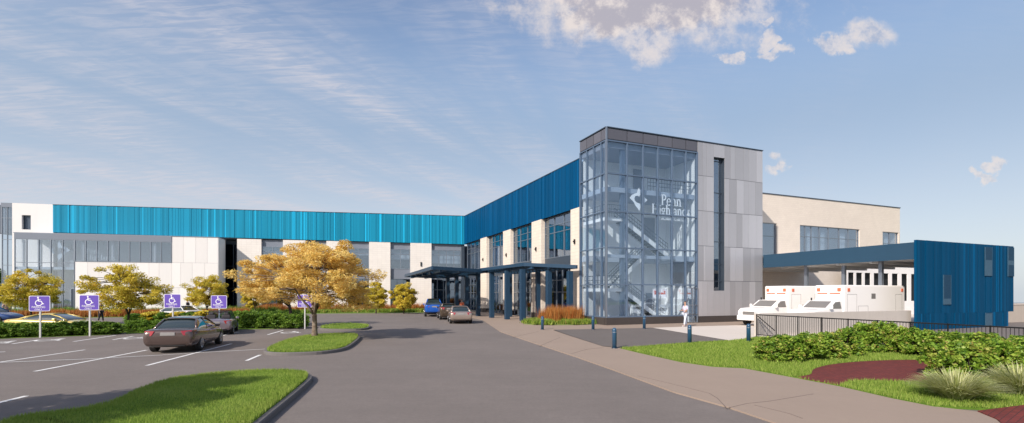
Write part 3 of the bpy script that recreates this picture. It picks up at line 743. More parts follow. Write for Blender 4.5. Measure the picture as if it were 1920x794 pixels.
mb = MB(); mb.box(FB, 5.3, 6.4, TD-.22, TD-.16, 10.8, 13.4); mb.build('inner_door', M['spandrel'], H)
# entrance door at the foot of the tower
window(FB, 7.74, TG-.02, .06, 2.95, -.02, [8.35], [.75, 1.5], M['glass'], M['mull'], w=.06, label='glass entrance door at the right foot of the tower')
# ---- lettering with slab ends
GLY = {}
def arc(cx, cy, rx, ry, a0, a1, n=12): return [(cx+rx*math.cos(R(a0+(a1-a0)*i/n)), cy+ry*math.sin(R(a0+(a1-a0)*i/n))) for i in range(n+1)]
T, t = .13, .05     # heavy and light strokes
GLY = {
 'P': (.62, [('b', .14, 0, .14, 1, T), ('s', .03, .27, 0), ('s', .03, .2, 1), ('a', arc(.28, .74, .24, .24, 88, -88), .11), ('h', .14, .3, .98), ('h', .14, .3, .5)]),
 'H': (.86, [('b', .16, 0, .16, 1, T), ('b', .68, 0, .68, 1, T), ('s', .03, .29, 0), ('s', .03, .29, 1), ('s', .55, .81, 0), ('s', .55, .81, 1), ('h', .16, .68, .5)]),
 'e': (.54, [('a', arc(.27, .33, .20, .32, 0, 320, 18), .085), ('h', .08, .46, .36)]),
 'n': (.62, [('b', .14, 0, .14, .64, T), ('s', .03, .26, 0), ('s', .02, .14, .64), ('a', arc(.30, .42, .17, .23, 150, 0)+[(.47, 0)], .11), ('s', .36, .60, 0)]),
 'i': (.30, [('b', .15, 0, .15, .64, T), ('s', .03, .27, 0), ('s', .03, .15, .64), ('b', .15, .80, .15, .92, .13)]),
 'l': (.30, [('b', .15, 0, .15, 1, T), ('s', .03, .27, 0), ('s', .03, .15, 1)]),
 'g': (.56, [('a', arc(.25, .44, .16, .20, 0, 360, 18), .085), ('a', arc(.26, -.10, .20, .15, 0, 360, 18), .075), ('h', .14, .40, .12), ('h', .34, .52, .62)]),
 'h': (.62, [('b', .14, 0, .14, 1, T), ('s', .03, .26, 0), ('s', .02, .14, 1), ('a', arc(.30, .42, .17, .23, 150, 0)+[(.47, 0)], .11), ('s', .36, .60, 0)]),
 'a': (.54, [('a', [(.10, .52)]+arc(.25, .46, .14, .18, 140, 0)+[(.39, .06), (.50, .03)], .10), ('a', arc(.22, .18, .14, .16, 60, 320, 14), .085)]),
 'd': (.60, [('b', .44, 0, .44, 1, T), ('s', .44, .57, 0), ('s', .32, .44, 1), ('a', arc(.27, .32, .18, .31, 40, 320, 16), .09)]),
 's': (.44, [('a', arc(.21, .48, .13, .15, 30, 250, 10)+arc(.21, .16, .14, .15, 80, -150, 10), .085)]),
 't': (.38, [('b', .17, .08, .17, .86, T), ('h', .03, .33, .62), ('a', arc(.26, .10, .09, .09, 180, 330, 6), .08)]),
 'c': (.50, [('a', arc(.27, .33, .19, .31, 45, 315, 16), .09)]),
 'r': (.46, [('b', .14, 0, .14, .64, T), ('s', .03, .27, 0), ('s', .02, .14, .64), ('a', arc(.30, .48, .14, .14, 150, 40, 6), .10)]),
 ' ': (.3, []),
}
def letters(mb, P, text, x, z, h, th=.03):
    for ch in text:
        w, st = GLY[ch]
        def Q(u, v, d, x=x): return P(x+u*h, z+v*h, d)
        for s in st:
            if s[0] == 'b': _, a, b, c, d, tw = s; mb.plate(Q, [(a-tw/2, b), (a+tw/2, b), (a+tw/2, d), (a-tw/2, d)], th)
            elif s[0] == 's': _, a, b, c = s; y0 = c-t if c > .5 else c; mb.plate(Q, [(a, y0), (b, y0), (b, y0+t), (a, y0+t)], th+.002)
            elif s[0] == 'h': _, a, b, c = s; mb.plate(Q, [(a, c-t/2-.005), (b, c-t/2-.005), (b, c+t/2), (a, c+t/2)], th+.003)
            else:
                pts, tw = s[1], s[2]
                for i in range(len(pts)-1):
                    p, q = Vector(pts[i]), Vector(pts[i+1]); d = q-p
                    if d.length < 1e-6: continue
                    d.normalize(); nn = Vector((-d.y, d.x))*tw/2; e = d*.01
                    mb.plate(Q, [(p-e+nn)[:2], (q+e+nn)[:2], (q+e-nn)[:2], (p-e-nn)[:2]], th+.001*(i % 2))
        x += w*h
    return x
def textw(text, h): return sum(GLY[c][0] for c in text)*h
def logo(mb, P, cx, cz, s, th=.03, flip=1):
    def Q(u, v, d): return P(cx+u*s*flip, cz+v*s, d)
    mb.plate(Q, [(-.50, .02), (-.36, .18), (-.18, .26), (-.06, .30), (.0, .48), (.05, .56), (.12, .44), (.13, .24), (.06, .12), (-.02, .17), (-.16, .14), (-.22, .04), (-.20, -.08), (-.06, -.18), (.12, -.22), (.14, -.40), (.08, -.58), (-.02, -.46), (-.14, -.34), (-.24, -.18), (-.36, -.08)], th)
    mb.plate(Q, [(.28, .22), (.40, .10), (.56, .0), (.42, -.12), (.28, -.22), (.33, 0)], th)
WL_ = mat('white_lettering', (.92, .92, .93), .5, var=.02)
PBf = lambda x, z, d: FB.p(x, .14-d, z)
mb = MB(); logo(mb, PBf, 3.02, 9.92, 1.62); mb.build('emblem', WL_, H)
mb = MB()
for txt, x0, x1, z in [('Penn', 5.30, 7.35, 9.62), ('Highlands', 4.36, 8.25, 8.86), ('Healthcare', 5.05, 7.6, 8.42)]:
    h = (x1-x0)/textw(txt, 1)
    letters(mb, PBf, txt, x0, z, h)
mb.build('lettering', WL_, H)
PV = lambda x, z, d: FV.p(x, .20-d, z)
mb = MB(); logo(mb, PV, t2+1.55, 7.55, 2.0, flip=1); mb.build('emblem', WL_, H)
mb = MB()
for txt, x1, z in [('Penn', t2-1.1, 7.25), ('Highlands', t2-1.1, 6.5)]:
    h = .62; letters(mb, lambda x, zz, d, x1=x1: PV(x1-x, zz, d), txt, 0, z, h)
mb.build('lettering', WL_, H)
# small white and red hanging signs behind the ground floor glass
for (xa_, xb_) in [(4.55, 5.95), (7.85, 8.8)]:
    mb = MB(); mb.box(FB, xa_, xb_, .22, .25, 2.15, 2.85); s = mb.build('hanging_sign', M['signwhite'], H)
    mb = MB(); h = (xb_-xa_-.2)/textw('Penn Hea', 1)
    r = MB()
    for k, wd in enumerate([.16, .1, .12, .08, .14, .1, .12]):
        x = xa_+.14+(xb_-xa_-.28)*k/7; r.box(FB, x, x+wd*(xb_-xa_)*.8, .205, .217, 2.38, 2.38+(.28 if k in (0, 6) else .16))
    r.build('red_marking', M['red'], s)
# ---- rear cream building
RT = 12.7; RX0, RX1 = 16.0, 44.5
o1 = (20.8, FR_.x_at(1457), 5.6, 9.75); o2 = (FR_.x_at(1500), FR_.x_at(1612), 5.6, 9.78); o3 = (FR_.x_at(1655), FR_.x_at(1685), 5.6, 9.75)
mb = MB(); wall_open(mb, FR_, RX0, RX1, 0, RT, 0, .35, [o1, o2, o3]); mb.box(FR_, RX1-.35, RX1, .35, 16, 0, RT); mb.box(FR_, RX0, RX1-.35, 15.7, 16, 0, RT)
mb.build('wall', M['brick'], H)
mb = MB(); mb.box(FR_, RX0, RX1-.4, .4, 15.6, 12.2, 12.4); mb.box(FR_, RX0, RX1-.36, 2.6, 2.8, 0, 12.2); mb.box(FR_, RX0, RX1-.36, .36, 2.6, 5.3, 5.6); mb.build('roof', M['inner'], H)
mb = MB(); mb.box(FR_, RX0, RX1+.05, -.06, .42, RT, RT+.09); mb.build('roof_edge', M['mull_d'], H)
window(FR_, *o1, .2, [22.0], [8.4], M['glass_v'], M['mull'])
w = o2[1]-o2[0]; window(FR_, *o2, .2, [o2[0]+w*k for k in (.10, .2, .33, .48, .66, .82)], [8.6], M['glass_v'], M['mull'])
window(FR_, *o3, .2, [(o3[0]+o3[1])/2], [8.4], M['glass_v'], M['mull'])
mb = MB()
for k, ww in [(.2, .1), (.42, .06), (.75, .08)]: mb.box(FR_, o2[0]+w*k, o2[0]+w*(k+ww), .6, .65, 5.6, 9.3)
mb.box(FR_, o3[0]+1.4, o3[0]+2.2, .6, .65, 5.6, 9.3); mb.build('blind', M['white'], H)

# ================================================================ parking deck behind the ambulance canopy
D_ = thing('parking_deck', 'low cream deck with a row of black openings between white piers, behind the ambulances', 'parking deck')
FD = Fr(FB.p(0, 3.2), b_, a_); y0_, y1_ = FD.x_at(1588), FD.x_at(1724)
ops = []
for p, q in [(1592, 1600), (1607, 1615.5), (1623, 1631), (1640, 1648.5), (1657, 1665), (1674, 1682.5), (1692, 1700), (1710, 1719)]:
    ops.append((FD.x_at(p-1.5), FD.x_at(q+1.5), 1.6, 4.75))
mb = MB(); wall_open(mb, FD, y0_, y1_, 0, 5.45, 0, .08, ops); mb.build('wall', M['cream'], D_)
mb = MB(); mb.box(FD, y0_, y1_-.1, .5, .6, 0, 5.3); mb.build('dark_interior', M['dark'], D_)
# ================================================================ ambulance canopy
E0 = Vector(FB.p(16.47, 0)); E1 = Vector(FB.p(16.4, -12)); FC = Fr(FB.p(16.4, -12), b_, a_)
K = thing('ambulance_canopy', 'long flat canopy with a steel blue fascia sheltering the ambulances', 'canopy', (FC.p(5, 5)))
CZ0, CZ1 = 4.76, 5.9
mb = MB(); mb.box(FC, .06, .30, .0, 11.98, CZ0, CZ1); mb.build('fascia', M['fascia'], K)
mb = MB(); mb.box(FC, .30, 11.6, .35, 16.5, CZ0+.08, CZ0+.25); mb.box(FC, .30, 11.6, .35, 16.5, CZ1-.2, CZ1-.1); mb.build('roof_slab', M['soffit'], K)
mb = MB()
for k in range(6): mb.box(FC, .32, 11.5, 3+2.4*k, 3.2+2.4*k, CZ0-.12, CZ0+.08)
mb.build('beam', M['soffit'], K)
for px in (1512, 1582.5, 1652):
    u = (px-960)/FPX; o = Vector(FC.p(1.2, 0)); e = FC.e2; yy = (o.x-u*o.y)/(u*e.y-e.x)
    mb = MB(); mb.box(FC, 1.08, 1.32, yy-.12, yy+.12, .05, CZ0+.08); mb.build('column', M['mull'], K)
# ================================================================ blue clad box
X_ = thing('clad_enclosure', 'tall dark blue ribbed metal enclosure at the right end of the ambulance canopy', 'enclosure', FC.p(6, 1))
BX = 12.05; BD = .15
mb = MB(); mb.box(FC, .12, BX-.12, .08, BD, 1.1, 5.95); mb.box(FC, .12, BX-.85, .08, BD, 0, 1.1); mb.build('core', M['mull_d'], X_)
cladding('metal_cladding', FC, 0, BX, .08, lambda x: 6.04, lambda x: 1.1, M['box_blue'], X_, step=.22, seed=21, dep=.022)
cladding('metal_cladding', FC, 0, BX-.7, .08, lambda x: 1.1, lambda x: 0.0, M['box_blue'], X_, step=.22, seed=22, dep=.022)
FCs = Fr(FC.p(0, 0), a_, (-b_[0], -b_[1]))
mb = MB(); mb.box(FC, -.03, .0, .0, BD, 0, 6.04); mb.build('side_cladding', M['box_blue'], X_)
mb = MB(); mb.box(FC, BX-.11, BX-.01, .085, BD, 1.1, 6.04); mb.build('side_cladding', M['box_blue'], X_)
perf = mat('perforated_panel', (.006, .045, .095), .55, .2, .4, .45, 9)
perf_l = mat('perforated_panel_light', (.05, .11, .17), .5, .2, .4, .45, 14)
for px0, px1, z0, z1, zl0, zl1 in [(1767, 1781, 1.7, 3.75, 1.7, 2.1), (1845, 1858, 3.75, 5.85, 3.75, 4.9), (1888, 1899, 3.75, 5.95, 4.6, 4.95), (1846, 1858, 0.05, 1.05, .1, 1.0)]:
    xa_, xb_ = FC.x_at(px0), FC.x_at(px1); mb = MB()
    mb.box(FC, xa_+.02, xb_-.02, -.07, -.03, z0, z1); o = mb.build('louvre', perf, X_)
    mb = MB(); mb.box(FC, xa_, xa_+.02, -.085, -.03, z0, z1); mb.box(FC, xb_-.02, xb_, -.085, -.03, z0, z1); mb.build('frame', perf_l, o)
    mb = MB(); mb.box(FC, xa_+.03, xb_-.03, -.078, -.07, zl0, zl1); mb.build('mesh_panel', perf_l, o)
# ================================================================ walls and fence on the right
F_w = Fr((14.0, 27.8), b_, a_)
mb = MB(); mb.box(F_w, 0, 14.2, 0, .3, -.2, 1.31); o = mb.build('ramp_wall', M['conc'], bevel=.012); tag(o, 'pale concrete ramp wall running behind the black fence to the blue enclosure', 'wall')
Fk = Fr((36.9, 39.5), (.93, .36), (-.36, .93))
mb = MB(); mb.box(Fk, 0, 24, 0, .4, -.2, 1.5); o = mb.build('retaining_wall', M['tan'], bevel=.012); tag(o, 'tan retaining wall at the far right edge beyond the blue enclosure', 'wall')
mb = MB(); mb.box(Fk, -.1, 24, -.05, .45, 1.5, 1.6); o.name = 'retaining_wall'; mb.build('coping', M['white_conc'], o)
fa, fb = Vector((13.75, 27.5, 0)), Vector((18.2, 15.25, 0)); fl = (fb-fa).length; fd = (fb-fa).normalized()
FN = Fr(fa, (fd.x, fd.y), (-fd.y, fd.x))
Fe = thing('picket_fence', 'black metal picket fence between the lawn hedge and the ramp wall', 'fence', tuple(fa))
mb = MB(); mb.box(FN, 0, fl, -.02, .02, 1.24, 1.29); mb.build('top_rail', M['black'], Fe)
mb = MB(); mb.box(FN, 0, fl, -.02, .02, .14, .18); mb.build('bottom_rail', M['black'], Fe)
n = int(fl/.115); mb = MB()
for k in range(n):
    x = .06+k*.115; mb.box(FN, x-.007, x+.007, -.007, .007, .18, 1.24)
mb.build('pickets', M['black'], Fe)
for k in range(11):
    x = k*fl/10.; mb = MB(); mb.box(FN, x-.02, x+.02, -.02, .02, 0, 1.30); mb.build('post', M['black'], Fe)
mb = MB(); mb.bar(FN.p(.1, -.03, 1.2), FN.p(1.25, -.03, .45), .035); mb.build('brace', M['black'], Fe)

# ================================================================ entrance pergolas
colS = [(8.0, 3.5), (10.9, 3.8), (14.3, 4.1), (18.3, 4.2), (21.9, 4.4), (25.3, 4.6), (28.6, 4.8)]
def An(s, n): return (FA.p(s, -n)[0], FA.p(s, -n)[1])
def post(P, s, n, z1, w=.42):
    mb = MB(); mb.box(FA, s-w/2, s+w/2, -n-w/2, -n+w/2, 0.04, z1); mb.build('post', M['blue'], P, bevel=.012)
def beam(mb, a, za, b, zb, w, h): mb.bar((*a, za), (*b, zb), w, h)
P1 = thing('entrance_pergola', 'steel blue pergola on square posts in front of the entrance doors, nearest the tower', 'pergola', FA.p(10, -2))
for s, n in colS[:3]: post(P1, s, n, 4.62)
for s, n in [(8.9, 1.55), (12.3, 1.5), (15.6, 1.6)]: post(P1, s, n, 4.62, .38)
post(P1, 6.0, 1.9, 4.5); post(P1, 4.35, .75, 4.35)
c1, c2, c3, c4 = (1.03, 43.0), (5.35, 40.35), An(17.5, .5), An(15.6, 4.9)
zc = [5.16, 4.80, 4.85, 5.02]
mb = MB()
pts = [c1, c2, c3, c4]
for i in range(4): beam(mb, pts[i], zc[i]-.14, pts[(i+1) % 4], zc[(i+1) % 4]-.14, .16, .30)
mb.build('edge_beam', M['blue'], P1, bevel=.01)
def lerp2(a, b, f): return (a[0]+(b[0]-a[0])*f, a[1]+(b[1]-a[1])*f)
mb = MB(); nn_ = 17
for k in range(1, nn_):
    f = k/nn_; beam(mb, lerp2(c1, c4, f), zc[0]+(zc[3]-zc[0])*f-.05, lerp2(c2, c3, f), zc[1]+(zc[2]-zc[1])*f-.05, .26, .09)
mb.build('roof_slats', M['blue'], P1)
for f in (.18, .5, .82):
    mb = MB(); beam(mb, lerp2(c1, c2, f), 4.74, lerp2(c4, c3, f), 4.72, .2, .28); mb.build('rafter', M['blue'], P1)
P2 = thing('entrance_pergola', 'steel blue pergola reaching out over the driveway with the waiting cars', 'pergola', FA.p(24, -6))
for s, n in colS[3:]: post(P2, s, n, 4.70)
d1, d2, d3, d4 = An(13.6, 10.3), An(33.4, 9.3), An(35, 3.6), An(15.4, 4.35)
zd = [5.02, 4.95, 4.85, 4.9]
mb = MB(); pts = [d1, d2, d3, d4]
for i in range(4): beam(mb, pts[i], zd[i]-.15, pts[(i+1) % 4], zd[(i+1) % 4]-.15, .18, .34)
mb.build('edge_beam', M['blue'], P2, bevel=.01)
mb = MB(); nn_ = 30
for k in range(1, nn_):
    f = k/nn_; beam(mb, lerp2(d1, d2, f), zd[0]-.05, lerp2(d4, d3, f), zd[3]-.04, .42, .08)
mb.build('roof_slats', M['blue'], P2)
for f in (.15, .5, .82):
    mb = MB(); beam(mb, lerp2(d1, d4, f), 4.66, lerp2(d2, d3, f), 4.62, .22, .3); mb.build('rafter', M['blue'], P2)
for s, n in colS[3:]:
    mb = MB(); beam(mb, An(s, n), 4.5, An(s-.6, 9.6), 4.55, .2, .26); mb.build('cantilever_arm', M['blue'], P2)
#PART3
# ================================================================ bollards
def make_bollard():
    r = thing('bollard', '', 'bollard', (0, 0, 0))
    mb = MB(); mb.tube([(0, 0, 0), (0, 0, .78), (0, 0, .82), (0, 0, .87), (0, 0, .90), (0, 0, .915)], [.10, .10, .098, .08, .05, .005], 18); mb.build('sleeve', M['bollard'], r, smooth=False)
    mb = MB(); mb.tube([(0, 0, -.02), (0, 0, .03)], [.13, .13], 18); mb.build('collar', M['mull_d'], r)
    mb = MB(); mb.tube([(0, 0, .70), (0, 0, .73)], [.1035, .1035], 18); mb.build('band', M['mull'], r)
    for c in r.children:
        for p in c.data.polygons: p.use_smooth = len(p.vertices) == 4
    return r
bol = make_bollard()
for i, (px, py, lab) in enumerate([(1152, 653.5, 'blue bollard standing where the sidewalk, drive and lawn meet, nearest the viewer'),
        (1293, 644.5, 'blue bollard at the lawn edge between the nearest bollard and the ambulances'),
        (1403.5, 641.5, 'blue bollard in front of the white ambulance bumper beside the fence end'),
        (1017, 618.5, 'blue bollard on the sidewalk in front of the round planting bed'),
        (1112, 618.5, 'blue bollard at the right end of the round planting bed'),
        (1208, 617, 'blue bollard in front of the tower plinth below the staircase')]):
    b = bol if i == 0 else copy_tree(bol); b.location = gp(px, py, .03); b.location.z = .03; b['label'] = lab; b['group'] = 'blue bollards'
# ================================================================ access parking signs
def text_mesh(name, txt, size, m, parent, loc, sx=1):
    cu = bpy.data.curves.new(name, 'FONT'); cu.body = txt; cu.size = size; cu.extrude = .004; cu.align_x = 'CENTER'
    o = bpy.data.objects.new(name, cu); C.objects.link(o)
    dg = bpy.context.evaluated_depsgraph_get(); me = bpy.data.meshes.new_from_object(o.evaluated_get(dg)); C.objects.unlink(o); bpy.data.objects.remove(o)
    for v in me.vertices: v.co = Vector((v.co.x*sx+loc[0], -v.co.z+loc[1], v.co.y+loc[2]))
    me.name = name; me.materials.clear()
    return link(name, me, parent, m)
def make_sign():
    r = thing('parking_sign', '', 'parking sign', (0, 0, 0)); zb = 1.52; w, h = 1.0, .88
    mb = MB(); mb.bar((0, .03, 0), (0, .03, zb+h-.05), .075); mb.build('post', M['post'], r)
    def rr(w, h, r0): return [q for cx, cy, a in ((w/2-r0, h-r0, 0), (-w/2+r0, h-r0, 90), (-w/2+r0, r0, 180), (w/2-r0, r0, 270)) for q in [(cx+r0*math.cos(R(a+k*18)), cy+r0*math.sin(R(a+k*18))) for k in range(6)]]
    mb = MB(); mb.plate(lambda x, y, d: (x, -.02-d, zb+y), rr(w, h, .07), .02); bd = mb.build('sign_board', M['signwhite'], r)
    mb = MB(); mb.plate(lambda x, y, d: (x, -.0405-d, zb+y+.025), rr(w-.05, h-.05, .06), .004); mb.build('sign_face', M['purple'], bd)
    mb = MB(); isa(mb, lambda x, y, d: (x-.02, -.046-d, zb+.56+y), .56, .004); mb.build('access_symbol', M['signwhite'], bd)
    text_mesh('lettering', 'PARKING', .155, M['signwhite'], bd, (-.04, -.0475, zb+.185)); text_mesh('lettering', 'ONLY', .135, M['signwhite'], bd, (-.04, -.0475, zb+.055))
    return r
sg = make_sign()
for i, (px, py, lab) in enumerate([(75, 633.5, 'purple wheelchair parking sign in front of the yellow car tail, leftmost of the row'),
        (168, 631, 'purple wheelchair parking sign in front of the yellow car nose'),
        (324, 622.5, 'purple wheelchair parking sign above the roof of the brown sedan'),
        (411, 620.5, 'purple wheelchair parking sign behind the open convertible'),
        (571.5, 617.5, 'purple wheelchair parking sign partly behind the branches of the golden tree')]):
    s_ = sg if i == 0 else copy_tree(sg); s_.location = gp(px, py); s_['label'] = lab; s_['group'] = 'purple parking signs'; s_.scale = (1, 1, .97+.02*(i % 3))
    s_.rotation_euler = (0, 0, R([12, 10, 6, 5, 2][i]))

# ================================================================ vehicles (x forward, y left)
def paint(name, col, metal=.4, rough=.28): return mat(name, col, rough, metal, .5, .04, 1.5, coat=.7)
def cut_round(o, cuts):
    mb = MB()
    for (x, z, r, y0, y1) in cuts: mb.tube([(x, y0, z), (x, y1, z)], r, 28)
    c = mb.build('cutter', M['dark'], local=True)
    m = o.modifiers.new('cut', 'BOOLEAN'); m.object = c; m.operation = 'DIFFERENCE'; m.solver = 'EXACT'
    bake(o); me = c.data; bpy.data.objects.remove(c); bpy.data.meshes.remove(me)
    return o
def loft(secs, close=True):
    """secs: list of (x, [(y,z)...]) half outlines from bottom centre to top centre, mirrored"""
    mb = MB(); n = None; vs = []; fs = []
    for x, h in secs:
        ring = [(x, y, z) for y, z in h]+[(x, -y, z) for y, z in h[-2:0:-1]]; n = len(ring); vs += ring
    for i in range(len(secs)-1):
        for k in range(n): fs.append((i*n+k, i*n+(k+1) % n, (i+1)*n+(k+1) % n, (i+1)*n+k))
    fs.append(tuple(range(n))); fs.append(tuple((len(secs)-1)*n+k for k in range(n)))
    mb.add(vs, fs); return mb
def wheel(par, x, y, r=.33, w=.22, side=1):
    o = MB(); o.tube([(x, y-w/2, r), (x, y-w/2+.03, r), (x, y+w/2-.03, r), (x, y+w/2, r)], [r*.93, r, r, r*.93], 28)
    t_ = o.build('wheel', M['rubber'], par, local=True, smooth=False)
    m_ = MB(); yo = y+side*(w/2+.004); m_.tube([(x, yo-.02*side, r), (x, yo, r)], [r*.66, r*.64], 24)
    for k in range(7):
        a = k*2*math.pi/7; m_.bar((x+.05*math.cos(a), yo+.012*side, r+.05*math.sin(a)), (x+r*.6*math.cos(a), yo+.006*side, r+r*.6*math.sin(a)), .05, .02, up=(0, 1, 0))
    m_.build('rim', M['rim'], t_, local=True)
    return t_
def car(label, cat, loc, heading, body, Lg=4.85, Wd=1.84, Ht=1.43, name='parked_car', kind='sedan', group=None, wb=2.8, r=.33, scale=1.0, wheels4=True):
    t_ = thing(name, label, cat, (loc[0], loc[1], 0), math.atan2(heading[1], heading[0]) or 1e-6, group); OFF[t_.name] = Vector((0, 0, 0))
    h = Lg/2; k = Wd/1.84
    hz = {'sedan': 1.0, 'coupe': .88, 'suv': 1.12, 'truck': 1.18, 'open': .93}[kind]
    prof = [(-h, .44, .80, .76), (-h+.04, .31, .94, .85), (-h+.20, .25, 1.0, .90), (-h+.8, .21, 1.01, .915), (-.9, .19, .97, .92), (0, .18, .935, .922), (.75, .18, .93, .92),
            (h-1.25, .20, .90, .91), (h-.7, .22, .82, .885), (h-.28, .25, .71, .83), (h-.06, .30, .60, .74), (h, .38, .54, .62)]
    if kind in ('suv',): prof = [(x, a, b+(.10 if x < 1 else .05), c) for x, a, b, c in prof]
    if kind == 'truck': prof = [(x, a+.18, (1.08 if x < h-1.3 else b+.22), c) for x, a, b, c in prof]
    secs = []
    for x, zl, zb_, hw in prof:
        zb2 = zl+(zb_*hz-zl); hw *= k
        secs.append((x, [(0, zl), (.75*hw, zl), (.95*hw, zl+.05), (hw, zl+.42*(zb2-zl)), (hw*.985, zb2-.13), (hw*.93, zb2-.03), (hw*.72, zb2+.005), (0, zb2+.02)]))
    b = loft(secs).build('body', body, t_, smooth=True, local=True, subd=2); bake(b)
    b.data.polygons.foreach_set('use_smooth', [True]*len(b.data.polygons))
    fx, rx = wb/2+.05, -wb/2+.02
    y_ = Wd/2
    cut_round(b, [(x, r, r*1.13, s*y_*.70, s*(y_+.15)) for x in (fx, rx) for s in (1, -1)])
    try:
        b.data.polygons.foreach_set('use_smooth', [True]*len(b.data.polygons)); b.data.set_sharp_from_angle(angle=R(32))
    except Exception: pass
    b.data.materials.clear(); b.data.materials.append(body)
    mb = MB()
    for x in (fx, rx): mb.box(WORLD, x-.30, x+.30, -y_*.70, y_*.70, .25, .7)
    mb.build('underbody', M['dark'], t_, local=True)
    for x in (fx, rx):
        for s in (1, -1): wheel(t_, x, s*(y_-.13), r, .23, s)
    zs = {'sedan': .93, 'coupe': .80, 'suv': 1.06, 'truck': 1.24, 'open': .86}[kind]
    if kind == 'coupe': gx = [(-1.75, 0), (-1.2, .5), (-.55, .92), (-.1, 1), (.25, .95), (.8, .55), (1.3, 0)]
    elif kind == 'suv': gx = [(-2.0, 0), (-1.85, .5), (-1.55, .95), (-.6, 1), (.2, .97), (.62, .6), (1.0, 0)]
    elif kind == 'truck': gx = [(-.75, 0), (-.68, .6), (-.5, .97), (.1, 1), (.55, .96), (.85, .55), (1.15, 0)]
    else: gx = [(-1.62, 0), (-1.32, .50), (-1.0, .88), (-.45, 1), (.15, .96), (.60, .6), (1.12, 0)]
    def gs(x, f, wid=1.0, lift=0.0):
        zt_ = zs+(Ht-zs)*f+lift; hb = (.80-.02*abs(x))*k*wid; ht = (hb-.24*f*k*(1 if f > .2 else .6)); zm = zs+(zt_-zs)*.55
        return (x, [(0, zs-.12), (hb+.02, zs-.12), (hb+.02, zs), (hb+(ht-hb)*.5+.012, zm), (ht, zt_-.045*f), (ht*.84, zt_), (0, zt_+.02*f)])
    if kind != 'open':
        gl = loft([gs(x, max(f, .03)) for x, f in gx]).build('windows', M['carglass'], t_, smooth=True, local=True, subd=1)
        rf = [(x, f) for x, f in gx if f >= .88]; rf = [(rf[0][0]-.06, rf[0][1])]+rf+[(rf[-1][0]+.06, rf[-1][1]*.99)]
        secs = []
        for x, f in rf:
            zt_ = zs+(Ht-zs)*f+.012; hb = (.80-.02*abs(x))*k; ht = hb-.24*f*k+.015
            secs.append((x, [(0, zt_-.02), (ht*.84, zt_-.02), (ht+.005, zt_-.07), (ht+.012, zt_-.035), (ht*.84, zt_+.012), (0, zt_+.022)]))
        loft(secs).build('roof', M['black'] if kind == 'truck' else body, t_, smooth=True, local=True, subd=1)
        mb = MB()
        def gpnt(i, s, f2=None):
            x, f = gx[i]; zt_ = zs+(Ht-zs)*f; hb = (.80-.02*abs(x))*k; ht = hb-.24*f*k; return Vector((x, s*(ht+.004), zt_-.035*f))
        ia = [i for i, q in enumerate(gx) if q[1] >= .88]
        for s in (1, -1):
            mb.tube([gpnt(j, s) for j in range(0, ia[0]+1)], [.05]*(ia[0]+1), 6)
            mb.tube([gpnt(j, s) for j in range(ia[-1], len(gx))], [.035]*(len(gx)-ia[-1]), 6)
            xm = -.30 if kind != 'truck' else -.5; x2 = -1.15 if kind != 'truck' else -.6
            hb = (.80-.02*abs(xm))*k
            mb.tube([(xm-.02, s*(hb+.005), zs-.03), (xm+.02, s*(hb-.22*k), Ht-.06)], .035, 6)
        mb.build('pillars', body, t_, smooth=True, local=True)
    else:
        mb = MB()
        for s in (1, -1): mb.tube([(1.0, s*.76, zs), (.45, s*.62, Ht-.06)], .022, 6)
        mb.tube([(.45, .62, Ht-.06), (.38, 0, Ht-.03), (.45, -.62, Ht-.06)], .022, 6); mb.build('windshield_frame', M['black'], t_, local=True, smooth=True)
        mb = MB(); mb.add([(1.0, .74, zs), (1.0, -.74, zs), (.45, -.60, Ht-.06), (.45, .60, Ht-.06)], [(0, 1, 2, 3)]); mb.build('windshield', M['glass_b'], t_, local=True)
        mb = MB(); mb.tube([(-.75, .66, zs-.05), (-.85, .60, Ht-.10), (-.85, -.60, Ht-.10), (-.75, -.66, zs-.05)], .028, 8); mb.build('roll_bar', M['black'], t_, local=True, smooth=True)
        for s in (.4, -.4):
            mb = MB(); mb.box(WORLD, -.55, -.38, s-.24, s+.24, zs-.15, zs+.28); mb.box(WORLD, -.53, -.43, s-.12, s+.12, zs+.28, zs+.42); mb.build('seat', M['seat'], t_, local=True, bevel=.04)
        mb = MB(); mb.box(WORLD, -1.2, .9, -.66, .66, zs-.06, zs+.012); mb.build('cockpit', M['dark'], t_, local=True)
    # lamps, bumper, plate, mirrors, door lines
    zl_ = prof[2][2]*hz-.16
    for s in (1, -1):
        mb = MB(); yy = y_*.90
        mb.add([(-h-.02, s*yy*.66, zl_-.10), (-h+.0, s*yy*.54, zl_+.09), (-h+.09, s*yy*.97, zl_+.10), (-h+.46, s*(yy+.05), zl_+.09), (-h+.34, s*(yy+.055), zl_-.07), (-h+.05, s*yy*.97, zl_-.11),
                (-h+.2, s*yy*.5, zl_), (-h+.5, s*yy*.8, zl_)], [(0, 1, 2, 5), (5, 2, 3, 4), (0, 6, 1), (1, 6, 7, 3, 2), (0, 5, 4, 7, 6), (4, 3, 7)])
        mb.build('taillight', M['tail'], t_, local=True, bevel=.01)
        mb = MB(); mb.add([(h-.10, s*yy*.55, .50*hz), (h-.14, s*yy*.56, .60*hz), (h-.26, s*yy*.90, .64*hz), (h-.5, s*yy*.99, .66*hz), (h-.30, s*yy*.97, .55*hz), (h-.14, s*yy*.84, .5*hz), (h-.5, s*yy*.5, .55*hz)],
                          [(0, 1, 2, 5), (5, 2, 3, 4), (0, 6, 1), (1, 6, 3, 2), (0, 5, 4, 6), (4, 3, 6)]); mb.build('headlight', M['headl'], t_, local=True)
        mb = MB(); mb.box(WORLD, .62, .80, s*(y_*.93), s*(y_*.93+.18), zs-.02, zs+.11); mb.build('mirror', body, t_, local=True, bevel=.03)
